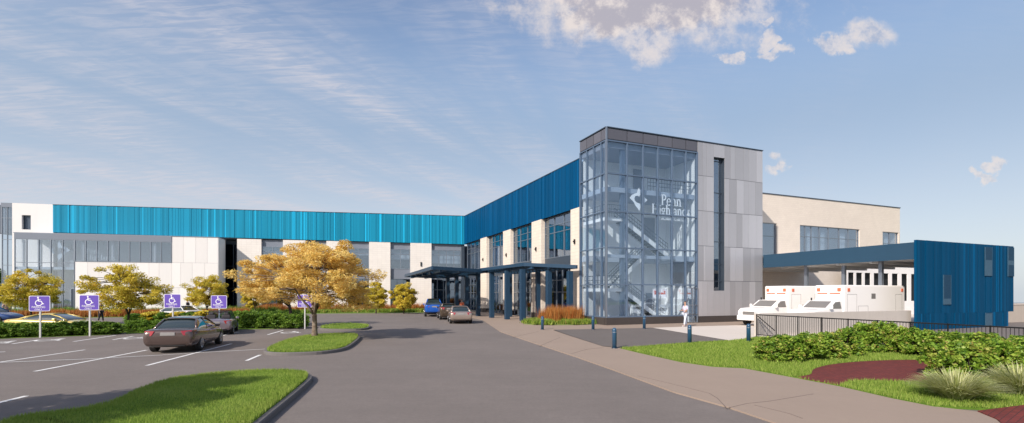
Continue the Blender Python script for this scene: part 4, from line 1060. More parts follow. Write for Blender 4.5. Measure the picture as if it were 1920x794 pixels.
    mb = MB(); mb.box(WORLD, -h-.015, -h+.1, -.26, .26, zl_-.10, zl_+.03); mb.build('plate', M['plate'], t_, local=True, bevel=.008)
    mb = MB(); mb.box(WORLD, -h-.02, -h+.12, -y_*.66, y_*.66, .31*hz, .345*hz); mb.build('bumper_trim', M['black'], t_, local=True, bevel=.008)
    if kind != 'truck':
        for s in (1, -1):
            mb = MB(); mb.box(WORLD, -.42, -.28, s*(y_*1.0-.008), s*(y_+.012), zs-.15, zs-.125); mb.box(WORLD, .52, .66, s*(y_-.008), s*(y_+.012), zs-.15, zs-.125); mb.build('door_handle', M['rim'], t_, local=True)
    if kind == 'truck':
        mb = MB(); mb.box(WORLD, -h+.12, -.95, -y_*.80, y_*.80, 1.20, 1.285); mb.build('cargo_bed', M['dark'], t_, local=True)
    return t_
brown = paint('brown_car_paint', (.125, .085, .075), .55, .25)
rear_mid = Vector((-14.3, 20.9, 0)); hd = Vector((-.28, .96, 0))
bc = rear_mid+hd*1.38
car('metallic brown sedan parked across the white line, seen from behind', 'car', bc, hd, brown, 4.9, 1.90, 1.43, name='parked_sedan')
car('silver purple convertible with its roof open, beyond the brown sedan', 'car', (-18.35, 30.7), (-.42, .91), paint('mauve_car_paint', (.30, .25, .28), .6), 4.5, 1.8, 1.42, kind='open', name='convertible_car')
car('pale yellow low coupe half hidden behind the left hedge', 'car', ((103-960)/FPX*31.2, 31.2), (.995, .08), paint('yellow_car_paint', (.66, .50, .14), .1), 4.75, 1.84, 1.20, kind='coupe', name='yellow_coupe', wb=2.75)
car('white sedan parked behind the third purple sign near the front block', 'car', ((333-960)/FPX*43.5, 43.5), (-.96, .28), paint('white_car_paint', (.72, .70, .69), .0), 4.7, 1.84, 1.42, name='white_sedan')
car('dark blue car at the left edge behind the orange shrubs', 'car', ((-26-960)/FPX*41, 41), (.98, .15), paint('navy_car_paint', (.03, .07, .20), .4), 4.7, 1.84, 1.50, name='navy_car')
car('champagne sedan stopped at the entrance, last in the queue', 'car', ((857-960)/FPX*39.8, 41.6), (-.18, .985), paint('champagne_car_paint', (.42, .33, .28), .6), 4.5, 1.86, 1.44, name='champagne_sedan')
car('dark bronze car waiting just ahead of the champagne sedan', 'car', ((831-960)/FPX*46.8+.3, 47.6), (-.22, .975), paint('bronze_car_paint', (.12, .085, .06), .6), 4.3, 1.80, 1.5, name='bronze_car', kind='suv')
car('bright blue pickup at the head of the entrance queue', 'pickup truck', ((810-960)/FPX*53, 54.0), (-.20, .98), paint('bright_blue_paint', (.015, .12, .55), .3), 5.2, 2.05, 1.9, name='blue_pickup', kind='truck', r=.42, wb=3.2)

# ---- ambulances: x forward, y left
def ambulance(label, corner, head, name='ambulance'):
    """corner: near right rear-of-cab corner of the box body at the ground"""
    rz = math.atan2(head[1], head[0]); t_ = thing(name, label, 'ambulance', (corner[0], corner[1], .04), rz, 'ambulances under the canopy'); OFF[t_.name] = Vector((0, 0, 0))
    Wd = 2.05; Lm = 6.7; Hm = 3.0
    Bx = lambda m, n, x0, x1, y0, y1, z0, z1, bev=.02: m.build if False else None
    def bx(n, m, x0, x1, y0, y1, z0, z1, bev=.02, par=t_):
        mb = MB(); mb.box(WORLD, x0, x1, y0, y1, z0, z1); return mb.build(n, m, par, local=True, bevel=bev, segs=3)
    # y: near side is y = 0, far side y = -Wd  (head points along the frame x)
    mod = bx('box_body', M['ambwhite'], -Lm, 0, -Wd, 0, .55, Hm, .09)
    for z in (1.55,): bx('side_window', M['amb_glass'], -3.35, -2.9, -.01, .012, 2.05, 2.42, .01, mod)
    for k, (x0, x1) in enumerate([(-1.35, -.35), (-2.55, -1.5), (-6.35, -5.6)]):
        mb = MB(); zt_ = 2.35 if k != 1 else 1.55
        for a, b_2, c, d_2 in ((x0, x0+.018, .75, zt_), (x1-.018, x1, .75, zt_), (x0, x1, zt_, zt_+.018)): mb.box(WORLD, a, b_2, -.01, .006, c, d_2)
        dr = mb.build('door', M['amb_glass'], mod, local=True)
    mb = MB(); mb.box(WORLD, -Lm+.1, -.1, -.01, .02, .98, 1.04); mb.build('rub_rail', M['rim'], mod, local=True)
    # cab
    mb = MB(); zz = .5
    P = [(0, zz), (2.75, zz), (2.9, .66), (2.88, 1.12), (2.68, 1.30), (1.55, 1.42), (.78, 1.92), (0, 1.97)]
    vs = [(x, -.06, z) for x, z in P]+[(x, -Wd+.06, z) for x, z in P]; n = len(P)
    mb.add(vs, [tuple(range(n)), tuple(range(n, 2*n))]+[(i, (i+1) % n, n+(i+1) % n, n+i) for i in range(n)])
    cab = mb.build('cab', M['ambwhite'], t_, local=True, bevel=.07, segs=3)
    mb = MB(); e = .012
    a, b = Vector((1.50, 0, 1.453)), Vector((.83, 0, 1.888)); nn = Vector((.545, 0, .839))*e
    q = [(a.x+nn.x, -.22, a.z+nn.z), (a.x+nn.x, -Wd+.22, a.z+nn.z), (b.x+nn.x, -Wd+.26, b.z+nn.z), (b.x+nn.x, -.26, b.z+nn.z)]
    q2 = [(x-nn.x*2, y, z-nn.z*2) for x, y, z in q]
    mb.add(q+q2, [(0, 1, 2, 3), (7, 6, 5, 4), (0, 4, 5, 1), (1, 5, 6, 2), (2, 6, 7, 3), (3, 7, 4, 0)]); mb.build('windshield', M['amb_glass'], cab, local=True)
    for y in (-.058, -Wd+.058):
        mb = MB(); s = .02 if y > -.5 else -.02
        mb.plate(lambda x, z, d, y=y, s=s: (x, y+s*d*50, z), [(.15, 1.40), (1.28, 1.40), (.76, 1.84), (.30, 1.87)], .012); mb.build('side_window', M['amb_glass'], cab, local=True)
    for y in (.10, -Wd-.10):
        mb = MB(); mb.box(WORLD, 1.30, 1.42, y-.09, y+.09, 1.38, 1.62); mb.build('mirror', M['ambwhite'], cab, local=True, bevel=.03)
    bx('bumper', M['ambwhite'], 2.80, 3.06, -Wd+.1, -.1, .42, .78, .05)
    bx('grille', M['amb_glass'], 2.84, 2.905, -Wd+.5, -.5, .82, 1.08, .01)
    for y in (-.32, -Wd+.32): bx('headlight', M['headl'], 2.82, 2.915, y-.14, y+.14, .84, 1.08, .02)
    # lights on the front of the box
    for y in (-.30, -Wd+.30): bx('warning_light', M['orange'], 0, .05, y-.11, y+.11, Hm-.42, Hm-.2, .01)
    for y0, y1 in ((-.95, -.22), (-Wd+.22, -1.12)): bx('light_bar', M['orange'], 0, .05, y0, y1, Hm-.60, Hm-.53, .01)
    for x in (-.5, -6.35): bx('side_light', M['orange'], x-.12, x+.12, 0, .03, Hm-.45, Hm-.22, .01)
    for x in (2.0, -4.9):
        for y, s in ((-.12, 1), (-Wd+.12, -1)): wheel(t_, x, y, .38, .24, s)
    mb = MB(); mb.tube([(.55, -Wd+.15, 1.93), (.55, -Wd+.15, 2.12)], .05, 8); mb.build('beacon', M['black'], t_, local=True)
    return t_
hb_ = (-b_[0], -b_[1])
A2 = FB.p(0, 0)
u2 = (1582-960)/FPX; ambulance('white ambulance nearest the ramp wall with a grey side window', (u2*33, 33), hb_)
u1 = (1478-960)/FPX; ambulance('white ambulance farther back, its hood reaching past the fence end', (u1*36.6, 36.6), hb_)

# ================================================================ people
def skin_mesh(name, V, E, Rr, m, parent, root=0, sub=1):
    me = bpy.data.meshes.new(name); me.from_pydata(V, E, []); o = link(name, me, parent, m)
    md = o.modifiers.new('k', 'SKIN'); sv = me.skin_vertices[0].data if me.skin_vertices else None
    if sv is None: me.skin_vertices.new(); sv = me.skin_vertices[0].data
    for i, r_ in enumerate(Rr): sv[i].radius = (r_, r_) if not isinstance(r_, tuple) else r_
    sv[root].use_root = True
    s = o.modifiers.new('s', 'SUBSURF'); s.levels = sub; s.render_levels = sub
    bake(o); o.data.materials.clear(); o.data.materials.append(m)
    o.data.polygons.foreach_set('use_smooth', [True]*len(o.data.polygons)); OFF[o.name] = Vector((0, 0, 0)); return o
def person(label, loc, face, H_, top, trouser, hairm, arms='down', stride=.12, shoe=None, group=None):
    """faces +x locally"""
    t_ = thing('person', label, 'person', (loc[0], loc[1], .03), math.atan2(face[1], face[0]) or 1e-6, group); OFF[t_.name] = Vector((0, 0, 0))
    k = H_/1.75
    J = {}; V = []; E = []; Rr = []
    def j(n, x, y, z, r, par=None):
        J[n] = len(V); V.append((x*k, y*k, z*k)); Rr.append(tuple(q*k for q in r) if isinstance(r, tuple) else r*k)
        if par: E.append((J[par], J[n]))
    j('pel', 0, 0, .93, (.13, .10)); j('waist', .0, 0, 1.10, (.12, .09), 'pel'); j('chest', .0, 0, 1.30, (.15, .10), 'waist'); j('neckb', 0, 0, 1.45, .06, 'chest'); j('neck', .01, 0, 1.51, .048, 'neckb')
    j('head', .025, 0, 1.60, (.075, .085), 'neck'); j('crown', .02, 0, 1.70, (.07, .08), 'head')
    for s, n in ((1, 'l'), (-1, 'r')):
        j('hip'+n, 0, s*.09, .88, .085, 'pel'); f = stride*s
        j('knee'+n, f*.5+.02, s*.10, .50, .055, 'hip'+n); j('ank'+n, f, s*.10, .09, .035, 'knee'+n); j('toe'+n, f+.15, s*.115, .035, .032, 'ank'+n)
        j('sh'+n, 0, s*.19, 1.40, .055, 'chest')
        if arms == 'down': e, w_2, hnd = (-.02, s*.24, 1.13), (.06, s*.25, .90), (.08, s*.25, .83)
        elif arms == 'up' and n == 'r': e, w_2, hnd = (.12, s*.26, 1.22), (.30, s*.20, 1.42), (.35, s*.19, 1.48)
        else: e, w_2, hnd = (.02, s*.25, 1.14), (.22, s*.20, 1.08), (.30, s*.18, 1.09)
        j('el'+n, *e, .042, 'sh'+n); j('wr'+n, *w_2, .028, 'el'+n); j('ha'+n, *hnd, .034, 'wr'+n)
        d = (Vector(hnd)-Vector(w_2)).normalized()
        for q in range(4):
            o_ = Vector((.018*(q-1.5), 0, 0)) if abs(d.z) > .7 else Vector((0, .018*(q-1.5), 0)); p = Vector(hnd)+d*.055+o_; p2 = p+d*(.035+.012*(q in (1, 2)))+Vector((.008, -s*.01, 0))
            j(f'f{q}'+n, *p, .0085, 'ha'+n); j(f'g{q}'+n, *p2, .0075, f'f{q}'+n)
        p = Vector(hnd)+Vector((.035, 0, .0)) if abs(d.z) > .7 else Vector(hnd)+Vector((0, -s*.04, .01)); j('th'+n, *p, .010, 'ha'+n); p = p+d*.03; j('ti'+n, *p, .009, 'th'+n)
    b = skin_mesh('body', V, E, Rr, M['skin'], t_)
    # face details
    mb = MB(); mb.tube([(.105*k, 0, 1.63*k), (.125*k, 0, 1.595*k), (.105*k, 0, 1.585*k)], .012*k, 6); mb.build('nose', M['skin'], b, local=True)
    mb = MB()
    for s in (1, -1): mb.tube([(.093*k, s*.030*k, 1.637*k), (.103*k, s*.030*k, 1.637*k)], .009*k, 6)
    mb.build('eyes', M['dark'], b, local=True)
    def sub(names, grow, name, m, extra=None):
        idx = [J[n] for n in names]; mp = {a: i for i, a in enumerate(idx)}
        vv = [V[a] for a in idx]; ee = [(mp[a], mp[c]) for a, c in E if a in mp and c in mp]
        rr = [tuple(q+grow*k for q in (Rr[a] if isinstance(Rr[a], tuple) else (Rr[a], Rr[a]))) for a in idx]
        return skin_mesh(name, vv, ee, rr, m, t_)
    def shortened(names, ends, name, m, grow):
        # replaces the last joint of each limb by a point short of it
        save = {n: V[J[n]] for n, _, _ in ends}
        for n, par, f in ends: V[J[n]] = tuple(Vector(V[J[par]]).lerp(Vector(V[J[n]]), f))
        o = sub(names, grow, name, m)
        for n in save: V[J[n]] = save[n]
        return o
    shortened(['pel', 'waist', 'chest', 'neckb', 'shl', 'shr', 'ell', 'elr'], [('ell', 'shl', .95), ('elr', 'shr', .95)], 'shirt', top, .016)
    shortened(['pel', 'hipl', 'hipr', 'kneel', 'kneer', 'ankl', 'ankr'], [('ankl', 'kneel', .93), ('ankr', 'kneer', .93)], 'trousers', trouser, .014)
    sm = shoe or M['black']
    for s, n in ((1, 'l'), (-1, 'r')):
        a, c = Vector(V[J['ank'+n]]), Vector(V[J['toe'+n]])
        skin_mesh('shoe', [(a.x-.03*k, a.y, .04*k), (a.x+.06*k, a.y, .045*k), (c.x+.03*k, c.y, .035*k)], [(0, 1), (1, 2)], [.04*k, .045*k, .034*k], sm, t_)
    skin_mesh('hair', [(-.005*k, 0, 1.62*k), (-.01*k, 0, 1.69*k), (.03*k, 0, 1.73*k)], [(0, 1), (1, 2)], [(.078*k, .082*k), (.086*k, .085*k), (.066*k, .05*k)], hairm, t_)
    return t_
lil = mat('lilac_scrubs', (.60, .56, .72), .8); palewhite = mat('pale_blue_trousers', (.66, .70, .80), .8); shw = mat('white_shoes', (.75, .70, .72), .6)
p_ = gp(1285, 613.5); person('person in pale lilac scrubs walking past the tower entrance door', p_, (-.9, -.25), 1.88, lil, palewhite, M['hair'], 'fwd', .16, shw)
org = mat('orange_shirt', (.70, .16, .07), .8); dk = mat('dark_cloth', (.03, .03, .04), .8); dre = mat('dark_red_cloth', (.20, .03, .03), .8); beige = mat('beige_cloth', (.45, .30, .24), .8)
p_ = Vector((-5.5, 53.5, 0)); p_.x = (866-960)/FPX*53.5; person('person in an orange shirt beside the champagne sedan under the pergola', p_, (-.5, -.8), 1.80, org, dk, M['hair'])
p_ = Vector(((189-960)/FPX*41.5, 41.5, 0)); person('person in dark clothes beside the second purple sign, behind the orange shrubs', p_, (.9, .1), 1.78, dk, dk, M['hair'])
p_ = Vector(((352-960)/FPX*46.5, 46.5, 0)); person('person in a dark jacket standing behind the white sedan', p_, (-.9, -.2), 1.95, dk, dk, dre)
p_ = Vector(((12-960)/FPX*43.5, 43.5, 0)); person('person in a beige top behind the navy car at the left edge', p_, (.8, -.3), 1.85, beige, dk, dre)

# ================================================================ plants
def leaves_np(Cn, n_per, rad, flat, size, rng, asp=2.6, droop=.3, radial=None):
    """rhombic leaves gathered round clump centres"""
    Cn = np.asarray(Cn); k = len(Cn); n = k*n_per
    base = np.repeat(Cn, n_per, 0); d = rng.normal(0, 1, (n, 3)); d /= np.linalg.norm(d, axis=1)[:, None]
    rr = rng.uniform(0, 1, n)**.45; rad_ = np.repeat(np.broadcast_to(rad, k), n_per)
    P = base+d*(rr*rad_)[:, None]*np.array([1, 1, flat])
    u = rng.normal(0, 1, (n, 3)); u[:, 2] = u[:, 2]*.5-droop; u /= np.linalg.norm(u, axis=1)[:, None]
    w = np.cross(u, rng.normal(0, 1, (n, 3))); w /= np.linalg.norm(w, axis=1)[:, None]
    sz = size*rng.uniform(.6, 1.35, n)
    a = u*(sz/2)[:, None]; b = w*(sz/2/asp)[:, None]
    V = np.stack([P-a, P+b, P+a, P-b], 1).reshape(-1, 3); F = np.arange(4*n).reshape(-1, 4)
    ct = np.repeat(rng.uniform(-.22, .22, k), n_per)
    return V, F, np.clip(.5+ct+rng.normal(0, .2, n), 0, 1)
GOLD = leaf_mat('golden_leaves', [(.50, .31, .05), (.78, .53, .13), (.90, .68, .23), (.95, .80, .40)], .6, .42)
OLIVE = leaf_mat('olive_gold_leaves', [(.28, .24, .03), (.58, .48, .05), (.78, .63, .09), (.82, .58, .10)], .6, .35)
GREEN = leaf_mat('green_leaves', [(.05, .11, .015), (.11, .21, .025), (.20, .33, .04), (.32, .42, .08)], .5, .35)
BRIGHT = leaf_mat('bright_hedge_leaves', [(.04, .09, .012), (.10, .20, .02), (.21, .34, .035), (.36, .46, .07), (.42, .29, .10)], .45, .28)
TUFT = leaf_mat('pale_tuft_blades', [(.25, .29, .07), (.46, .48, .18), (.62, .62, .30), (.72, .70, .42)], .6, .35)
ORG = leaf_mat('orange_grass_blades', [(.20, .065, .02), (.42, .14, .03), (.58, .24, .06), (.50, .32, .10)], .7, .3)
FARG = leaf_mat('far_tree_leaves', [(.03, .07, .015), (.06, .12, .025), (.10, .17, .04)], .7, .25)
def tree(name, label, loc, H_, cr, zc0, trunk_r, fork, lm, bark, nclump, nleaf, lsize, seed, flat=.45, crh=None, asp=2.6, clump_r=.42, lean=(0, 0), group=None, extra=(), nl=5, clear=None):
    rng = np.random.default_rng(seed); rnd = random.Random(seed)
    t_ = thing(name, label, 'tree', (loc[0], loc[1], 0), 0, group); OFF[t_.name] = Vector((0, 0, 0))
    zc = (H_+zc0)/2; rz = (H_-zc0)/2; Cn = []
    while len(Cn) < nclump:
        p = rng.uniform(-1, 1, 3); q = np.linalg.norm(p)
        if q > 1 or q < .35: continue
        if clear and clear(p[0]*cr+lean[0], p[1]*cr+lean[1], zc+p[2]*rz): continue
        wob = 1+.14*math.sin(3*math.atan2(p[1], p[0])+seed)+.10*math.sin(7*math.atan2(p[1], p[0])+2*seed)
        Cn.append((p[0]*cr*wob+lean[0], p[1]*cr*wob+lean[1], zc+p[2]*rz-(.10*rz*(p[0]**2+p[1]**2))))
    Cn += list(extra); Cn = np.array(Cn)
    tb = MB(); top = Vector((lean[0]*.15, lean[1]*.15, fork))
    tb.tube([(0, 0, -.05), (0, 0, .12), (.0, 0, fork*.35), (top.x*.6, top.y*.6, fork*.75), tuple(top)], [trunk_r*1.75, trunk_r*1.25, trunk_r, trunk_r*.88, trunk_r*.85], 12)
    ends = []
    for i in range(nl):
        a = i*2*math.pi/nl+rnd.uniform(-.3, .3); rr_ = cr*rnd.uniform(.38, .55); e = Vector((math.cos(a)*rr_+lean[0], math.sin(a)*rr_+lean[1], zc+rz*rnd.uniform(-.35, .45)))
        m_ = top.lerp(e, .5)+Vector((rnd.uniform(-.1, .1), rnd.uniform(-.1, .1), -.12*rz*rnd.random()))
        tb.tube([tuple(top-Vector((0, 0, .08))), tuple(top.lerp(m_, .5)+Vector((0, 0, .03))), tuple(m_), tuple(e)], [trunk_r*.62, trunk_r*.48, trunk_r*.36, trunk_r*.2], 7); ends += [(m_, trunk_r*.3), (e, trunk_r*.2), (m_.lerp(e, .5), trunk_r*.25)]
    for c in Cn:
        c = Vector(c); s, r0 = min(ends, key=lambda q: (q[0]-c).length+(.6 if q[0].z > c.z+.3 else 0)); m_ = s.lerp(c, .55)+Vector((0, 0, .08))
        tb.tube([tuple(s), tuple(m_), tuple(c)], [min(r0, .035), .016, .006], 4, cap=False)
    tb.build('trunk', bark, t_, smooth=True, local=True)
    V, F, tn = leaves_np(Cn, nleaf, clump_r*rng.uniform(.65, 1.3, len(Cn)), flat, lsize, rng, asp)
    mesh_np('crown', V, F, lm, t_, tn, local=True)
    return t_
# the big golden tree on its island and its neighbour
g0 = gp(590, 637)
extra = [(-3.6, -.2, 2.95), (-3.3, .1, 2.9), (3.1, .4, 3.3), (3.3, .2, 3.5), (-3.0, 0, 3.9), (1.6, 0, 4.9), (1.5, .3, 5.2), (2.6, -.2, 2.1), (2.9, .1, 1.8), (2.2, .1, 1.7), (1.9, 0, 2.0), (1.6, .2, 1.7), (2.7, 0, 2.6)]
tree('golden_tree', 'big spreading golden leaved tree on the kerbed lawn island', g0, 5.2, 3.2, 1.6, .14, 1.35, GOLD, M['bark'], 210, 230, .17, 4, flat=.5, asp=4.5, clump_r=.44, lean=(-.15, .2), extra=extra, clear=lambda x, y, z: abs(x+.50) < .95 and z < 2.95)
g1 = gp(547, 608); g1.y = 36; g1.x = (547-960)/FPX*36
tree('golden_tree', 'second golden tree standing behind the hedge to the left of the big one', g1, 5.1, 2.4, 2.0, .12, 1.6, GOLD, M['bark_d'], 75, 300, .16, 8, flat=.42, asp=3.4, clump_r=.52, lean=(-1.2, 0))
sm_ = [(58, 36.5, 4.25, 1.72, 1.35, 'small olive gold tree behind the leftmost purple sign'), (241, 32.2, 4.3, 2.15, 1.2, 'olive gold tree between the second and third purple signs'),
       (388, 45.0, 4.15, 1.75, 1.3, 'small olive gold tree above the convertible'), (705, 60.5, 3.8, 1.45, .75, 'round olive shrub tree against the wing, left of its pair'),
       (757, 59.5, 3.9, 1.5, .55, 'round olive shrub tree against the wing, beside the entrance'), (478, 58, 3.6, 1.5, .8, 'small olive tree half hidden behind the left side of the golden tree')]
for i, (px, D, H_, cr, z0, lab) in enumerate(sm_):
    tree('ornamental_tree', lab, ((px-960)/FPX*D, D), H_, cr, z0, .07, z0*.9, OLIVE, M['bark_d'], 120 if i < 3 else 90, 190, .12 if D < 50 else .16, 20+i, flat=.6, asp=2.2, clump_r=.38, group='small olive gold trees', nl=4)
for i, (px, D, H_, cr) in enumerate([(-4, 84, 6.5, 3.2), (-45, 78, 7.5, 3.5)]):
    tree('green_tree', ['dark green tree far off at the left edge', 'dark green tree just outside the left edge of the view'][i], ((px-960)/FPX*D, D), H_, cr, .8, .2, 2, FARG, M['bark_d'], 50, 160, .4, 40+i, flat=.8, clump_r=.9)
# tree beyond the left edge that shades the near island
tree('golden_tree', 'golden tree just outside the left edge that shades the near lawn', (-12.0, 5.7), 5.6, 2.4, 2.2, .13, 1.6, GOLD, M['bark'], 120, 300, .17, 51, flat=.5, asp=3, clump_r=.5)

def shrub_mesh(seed, lm, nclump=46, nleaf=70, size=.075, w=1.0, h=1.0, cr=.17, asp=1.7, core=M['bark_d']):
    rng = np.random.default_rng(seed); Cn = []
    for _ in range(nclump):
        a = rng.uniform(0, 2*math.pi); z = rng.uniform(.10, .92)**.85; rr_ = math.sqrt(max(.05, 1-max(0, (z-.35)/.68)**2))*rng.uniform(.62, .93)*(1+.1*math.sin(3*a+seed))
        Cn.append((math.cos(a)*rr_*w*.5, math.sin(a)*rr_*w*.5, z*h))
    return leaves_np(Cn, nleaf, cr*rng.uniform(.7, 1.3, nclump), .85, size, rng, asp, droop=-.1)
SH = {}
def shrub(kind, label, loc, w, h, group, lm, size, seed, nclump=46, nleaf=60, cr=.17, rz=0):
    key = (kind, seed)
    if key not in SH:
        t_ = thing('shrub', label, 'shrub', (0, 0, 0)); OFF[t_.name] = Vector((0, 0, 0))
        V, F, tn = shrub_mesh(seed, lm, nclump, nleaf, size, cr=cr); mesh_np('foliage', V, F, lm, t_, tn, local=True)
        st = MB(); r_ = random.Random(seed)
        for k in range(7):
            a = k*.9; q = (math.cos(a)*.28*r_.random()+.08*math.cos(a), math.sin(a)*.28, .55+.2*r_.random()); st.tube([(math.cos(a)*.03, math.sin(a)*.03, 0), (q[0]*.5, q[1]*.5, .3), q], [.012, .009, .005], 5, cap=False)
        st.build('stems', M['bark_d'], t_, local=True); SH[key] = t_
    else:
        t_ = copy_tree(SH[key])
    t_.location = (loc[0], loc[1], 0); t_.scale = (w, w, h); t_.rotation_euler = (0, 0, rz); t_['label'] = label; t_['group'] = group; return t_
rs = random.Random(3)
ordn = ['first', 'second', 'third', 'fourth', 'fifth', 'sixth', 'seventh', 'eighth', 'ninth', 'tenth', 'eleventh', 'twelfth', 'thirteenth', 'fourteenth', 'fifteenth']
# near hedge row along the fence
rowA = [(1447, 683, 50), (1482, 683, 52), (1517, 681, 53), (1552, 677, 53), (1588, 671, 54), (1622, 666, 54), (1656, 663, 55), (1692, 668, 50), (1727, 673, 52), (1764, 679, 54), (1802, 685, 57), (1842, 691, 60), (1884, 697, 60), (1930, 703, 62)]
for i, (px, py, ph) in enumerate(rowA):
    p = gp(px, py); D = p.y+.45; x = (px-960)/FPX*D
    shrub('near', f'bright green boxwood, {ordn[i]} from the left in the back hedge row by the black fence', (x, D), 1.06, ph*rs.uniform(.92, 1.06)*D/FPX, 'back hedge row by the fence', BRIGHT, .10, 60+i % 4, 60, 95, .15, rs.random()*6)
rowB = [(1768, 713, 66), (1822, 712, 70), (1878, 712, 72), (1935, 712, 74), (1800, 700, 60), (1860, 696, 60), (1915, 692, 60)]
for i, (px, py, ph) in enumerate(rowB):
    p = gp(px, py); D = p.y+.35; x = (px-960)/FPX*D
    shrub('near2', f'bright green shrub, {ordn[i]} of the clump behind the spiky tufts at the right', (x, D), .98, ph*.96*D/FPX, 'front shrub clump at the right', BRIGHT, .11, 70+i % 3, 50, 90, .15, rs.random()*6)
# hedge of the car park
def rowh(pxs, py_of, top_of, D_add, label, group, start, w, lm=GREEN):
    for i, px in enumerate(pxs):
        D = gp(px, py_of(px)).y+D_add; x = (px-960)/FPX*D; z = EYE-(top_of(px)-HY)*D/FPX
        shrub('far', label.format(ordn[i]), (x, D), w*rs.uniform(.92, 1.1), z*rs.uniform(.94, 1.06), group, lm, .10, start+i % 4, 60, 85, .17, rs.random()*6)
rowh(range(-10, 226, 24), lambda p: 636-.035*p, lambda p: 606.5-.010*p, .6, 'dark green shrub, {} from the left in the hedge in front of the yellow car', 'left hedge of the car park', 80, 1.15)
rowh([252, 276, 300], lambda p: 625, lambda p: 601, 1.0, 'green shrub, {} of three in the hedge behind the third purple sign', 'middle hedge of the car park', 80, 1.15)
rowh([262, 312, 362], lambda p: 608, lambda p: 587, .2, 'green shrub, {} from the left in front of the white sedan', 'green shrubs in front of the white sedan', 80, 1.9)
rowh([287, 337, 385], lambda p: 608, lambda p: 584, .4, 'yellow autumn shrub, {} from the left in front of the white sedan', 'yellow shrubs in front of the white sedan', 90, 1.7, OLIVE)
rowh([430, 452, 474, 496, 518, 540, 559], lambda p: 617.5, lambda p: 586+.02*(p-430), .6, 'bushy green shrub, {} from the left in the hedge beside the convertible', 'right hedge of the car park', 84, 1.2)
rowh([440, 466, 492, 520, 548], lambda p: 609, lambda p: 583, .6, 'bushy green shrub, {} in the rear row of the hedge beside the convertible', 'rear row of the right hedge', 84, 1.35)
# spiky tufts
def tuft(label, loc, w, h, seed, n=1500):
    rng = np.random.default_rng(seed); t_ = thing('grass_tuft', label, 'ornamental grass', (loc[0], loc[1], 0), 0, 'spiky pale tufts at the right'); OFF[t_.name] = Vector((0, 0, 0))
    a = rng.uniform(0, 2*math.pi, n); out = rng.uniform(.1, 1, n)**.6; ln = h*rng.uniform(.75, 1.2, n); b0 = rng.uniform(0, .25, n)*w*.5
    P = []; segs = 4; W0 = .016
    for k in range(segs+1):
        f = k/segs; r_ = b0+out*w*.5*f**1.25; z = ln*(1.25*f-.55*f*f*out*1.25)
        P.append(np.stack([np.cos(a)*r_, np.sin(a)*r_, z], 1))
    side = np.stack([-np.sin(a), np.cos(a), np.zeros(n)], 1); V = []; F = []
    for k in range(segs+1):
        ww = W0*(1-.85*k/segs); V += [P[k]-side*ww, P[k]+side*ww]
    V = np.stack(V, 1).reshape(-1, 3); m_ = 2*(segs+1); base = (np.arange(n)*m_)[:, None]
    F = np.concatenate([base+np.array([[2*k, 2*k+1, 2*k+3, 2*k+2]]) for k in range(segs)], 0)
    tn = np.tile(rng.uniform(0, 1, n), segs)
    mesh_np('blades', V, F, TUFT, t_, tn, local=True)
    return t_
for (px, py, w, h, lab, sd) in [(1812, 757, 1.8, .62, 'large pale spiky grass tuft beside the sidewalk', 1), (1935, 748, 1.75, .66, 'pale spiky grass tuft at the right edge beside the larger one', 2)]:
    p = gp(px, py); tuft(lab, (p.x, p.y+.25), w, h, sd)
# upright ornamental grasses and low ground cover
def upright(name, label, P, n, h, w, lm, z0=0.0, lean=.25, seed=1, clump=None):
    rng = np.random.default_rng(seed); q = sample(P, n, rng)
    if clump:
        cs = sample(P, clump[0], rng); idx = rng.integers(0, clump[0], n); q = cs[idx]+rng.normal(0, clump[1], (n, 2))
        hm = rng.uniform(.72, 1.18, clump[0])[idx]
    else: hm = np.ones(n)
    hh = h*rng.uniform(.45, 1.05, n)*hm; ang = rng.uniform(0, math.pi, n); a2 = rng.uniform(0, 6.28, n); le = rng.uniform(0, lean, n)*hh
    V = np.zeros((n, 3, 3)); c, s_ = np.cos(ang)*w/2, np.sin(ang)*w/2
    V[:, 0, 0] = q[:, 0]-c; V[:, 0, 1] = q[:, 1]-s_; V[:, 1, 0] = q[:, 0]+c; V[:, 1, 1] = q[:, 1]+s_; V[:, :2, 2] = z0+np.maximum(0, rng.uniform(-.3, .35, n)*hh)[:, None]
    V[:, 2, 0] = q[:, 0]+np.cos(a2)*le; V[:, 2, 1] = q[:, 1]+np.sin(a2)*le; V[:, 2, 2] = z0+hh
    o = mesh_np(name, V.reshape(-1, 3), np.arange(3*n).reshape(-1, 3), lm, tone=rng.uniform(0, 1, n)); return tag(o, label, 'planting', kind='stuff')
def band(px0, px1, D0, D1, k=6):
    xs = [px0+(px1-px0)*i/k for i in range(k+1)]
    f = lambda px, D: ((px-960)/FPX*D, D)
    return f, xs
def strip(F, x0, x1, y0, y1): return [F.p(x0, y0), F.p(x1, y0), F.p(x1, y1), F.p(x0, y1)]
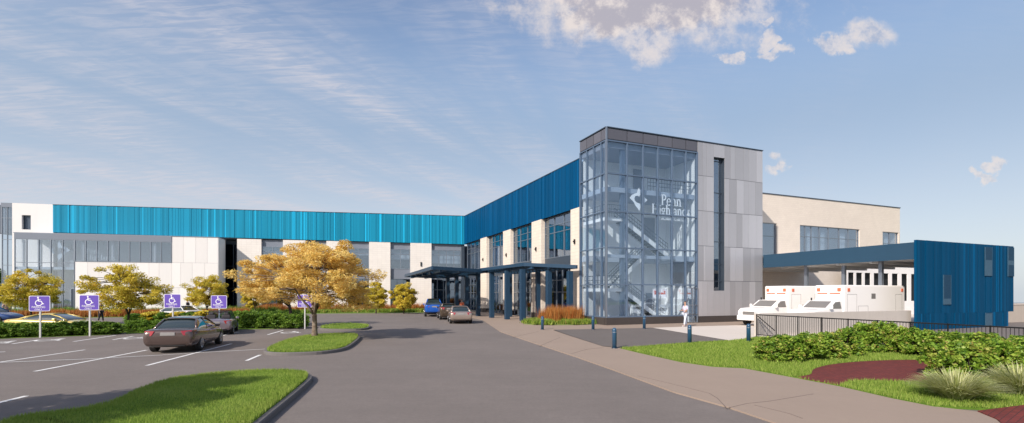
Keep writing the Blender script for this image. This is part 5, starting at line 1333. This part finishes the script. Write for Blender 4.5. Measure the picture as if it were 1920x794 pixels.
# in front of the long wing
s_or = strip(FW, 3.8, 29, -3.2, -1.4); upright('orange_grass', 'band of orange ornamental grass along the foot of the long wing', s_or, 26000, 1.12, .05, ORG, seed=2, clump=(260, .16))
s_gr = strip(FW, 3.8, 29, -5.2, -3.4); upright('ground_cover', 'low light green planting in front of the orange grass of the long wing', s_gr, 22000, .5, .06, BRIGHT, lean=.6, seed=3, clump=(300, .2))
s_o2 = strip(FV, -6, 26, -9.4, -6.4); upright('orange_grass', 'orange ornamental grass in front of the white block at the left', s_o2, 30000, .85, .06, ORG, seed=4, clump=(300, .2))
s_g2 = strip(FV, -8, 30, -4.5, -1.4); upright('ground_cover', 'low green planting against the foot of the white block', s_g2, 22000, .9, .07, GREEN, lean=.5, seed=5, clump=(240, .3))
for nm, P in (('planting_bed', strip(FW, 3.4, 29.4, -5.5, -.02)), ('planting_bed', strip(FV, -9, 34, -10, -.05))): sheet(nm, P, .03, M['lawn'], .2)
bed = [gp(x, y) for x, y in [(-80, 640), (0, 635.5), (120, 631.5), (240, 627), (250, 612), (120, 608), (-90, 612)]]; sheet('planting_bed', chaikin(bed, 1), .03, M['lawn'], .2)
bed2 = [gp(x, y) for x, y in [(236, 626.5), (300, 624), (345, 617), (300, 607), (240, 608)]]; sheet('planting_bed', bed2, .032, M['lawn'], .2)
bed3 = chaikin([gp(x, y) for x, y in [(400, 620.5), (430, 618.5), (500, 617.5), (560, 615.5), (583, 612), (570, 603), (500, 600), (430, 600), (390, 606)]], 1); sheet('planting_bed', bed3, .034, M['lawn'], .2)
sheet('verge', [gp(x, y) for x, y in [(-90, 618.5), (235, 617.5), (300, 611), (300, 607.5), (-90, 609)]], .033, M['lawn'], .2)
# round planting bed beside the entrance
c0 = (gp(985, 607)+gp(1121, 611))/2; cx, cy = 3.35, 38.9
ell = [(3.9+3.15*math.cos(t)*.95+.25*math.sin(t), 39.35+1.9*math.sin(t)+.12*math.cos(t)) for t in [k*2*math.pi/28 for k in range(28)]]
sheet('round_planting_bed', ell, .10, M['soil'], .3)
upright('ground_cover', 'light green ground cover filling the round bed by the entrance', ell, 26000, .42, .045, BRIGHT, .08, .6, seed=6, clump=(200, .13))
ell2 = [(3.95+1.75*math.cos(t), 39.5+.9*math.sin(t)) for t in [k*2*math.pi/20 for k in range(20)]]
upright('orange_grass', 'tall orange grass clump in the middle of the round bed by the entrance', ell2, 9000, 1.35, .035, ORG, .08, .25, seed=7, clump=(95, .16))
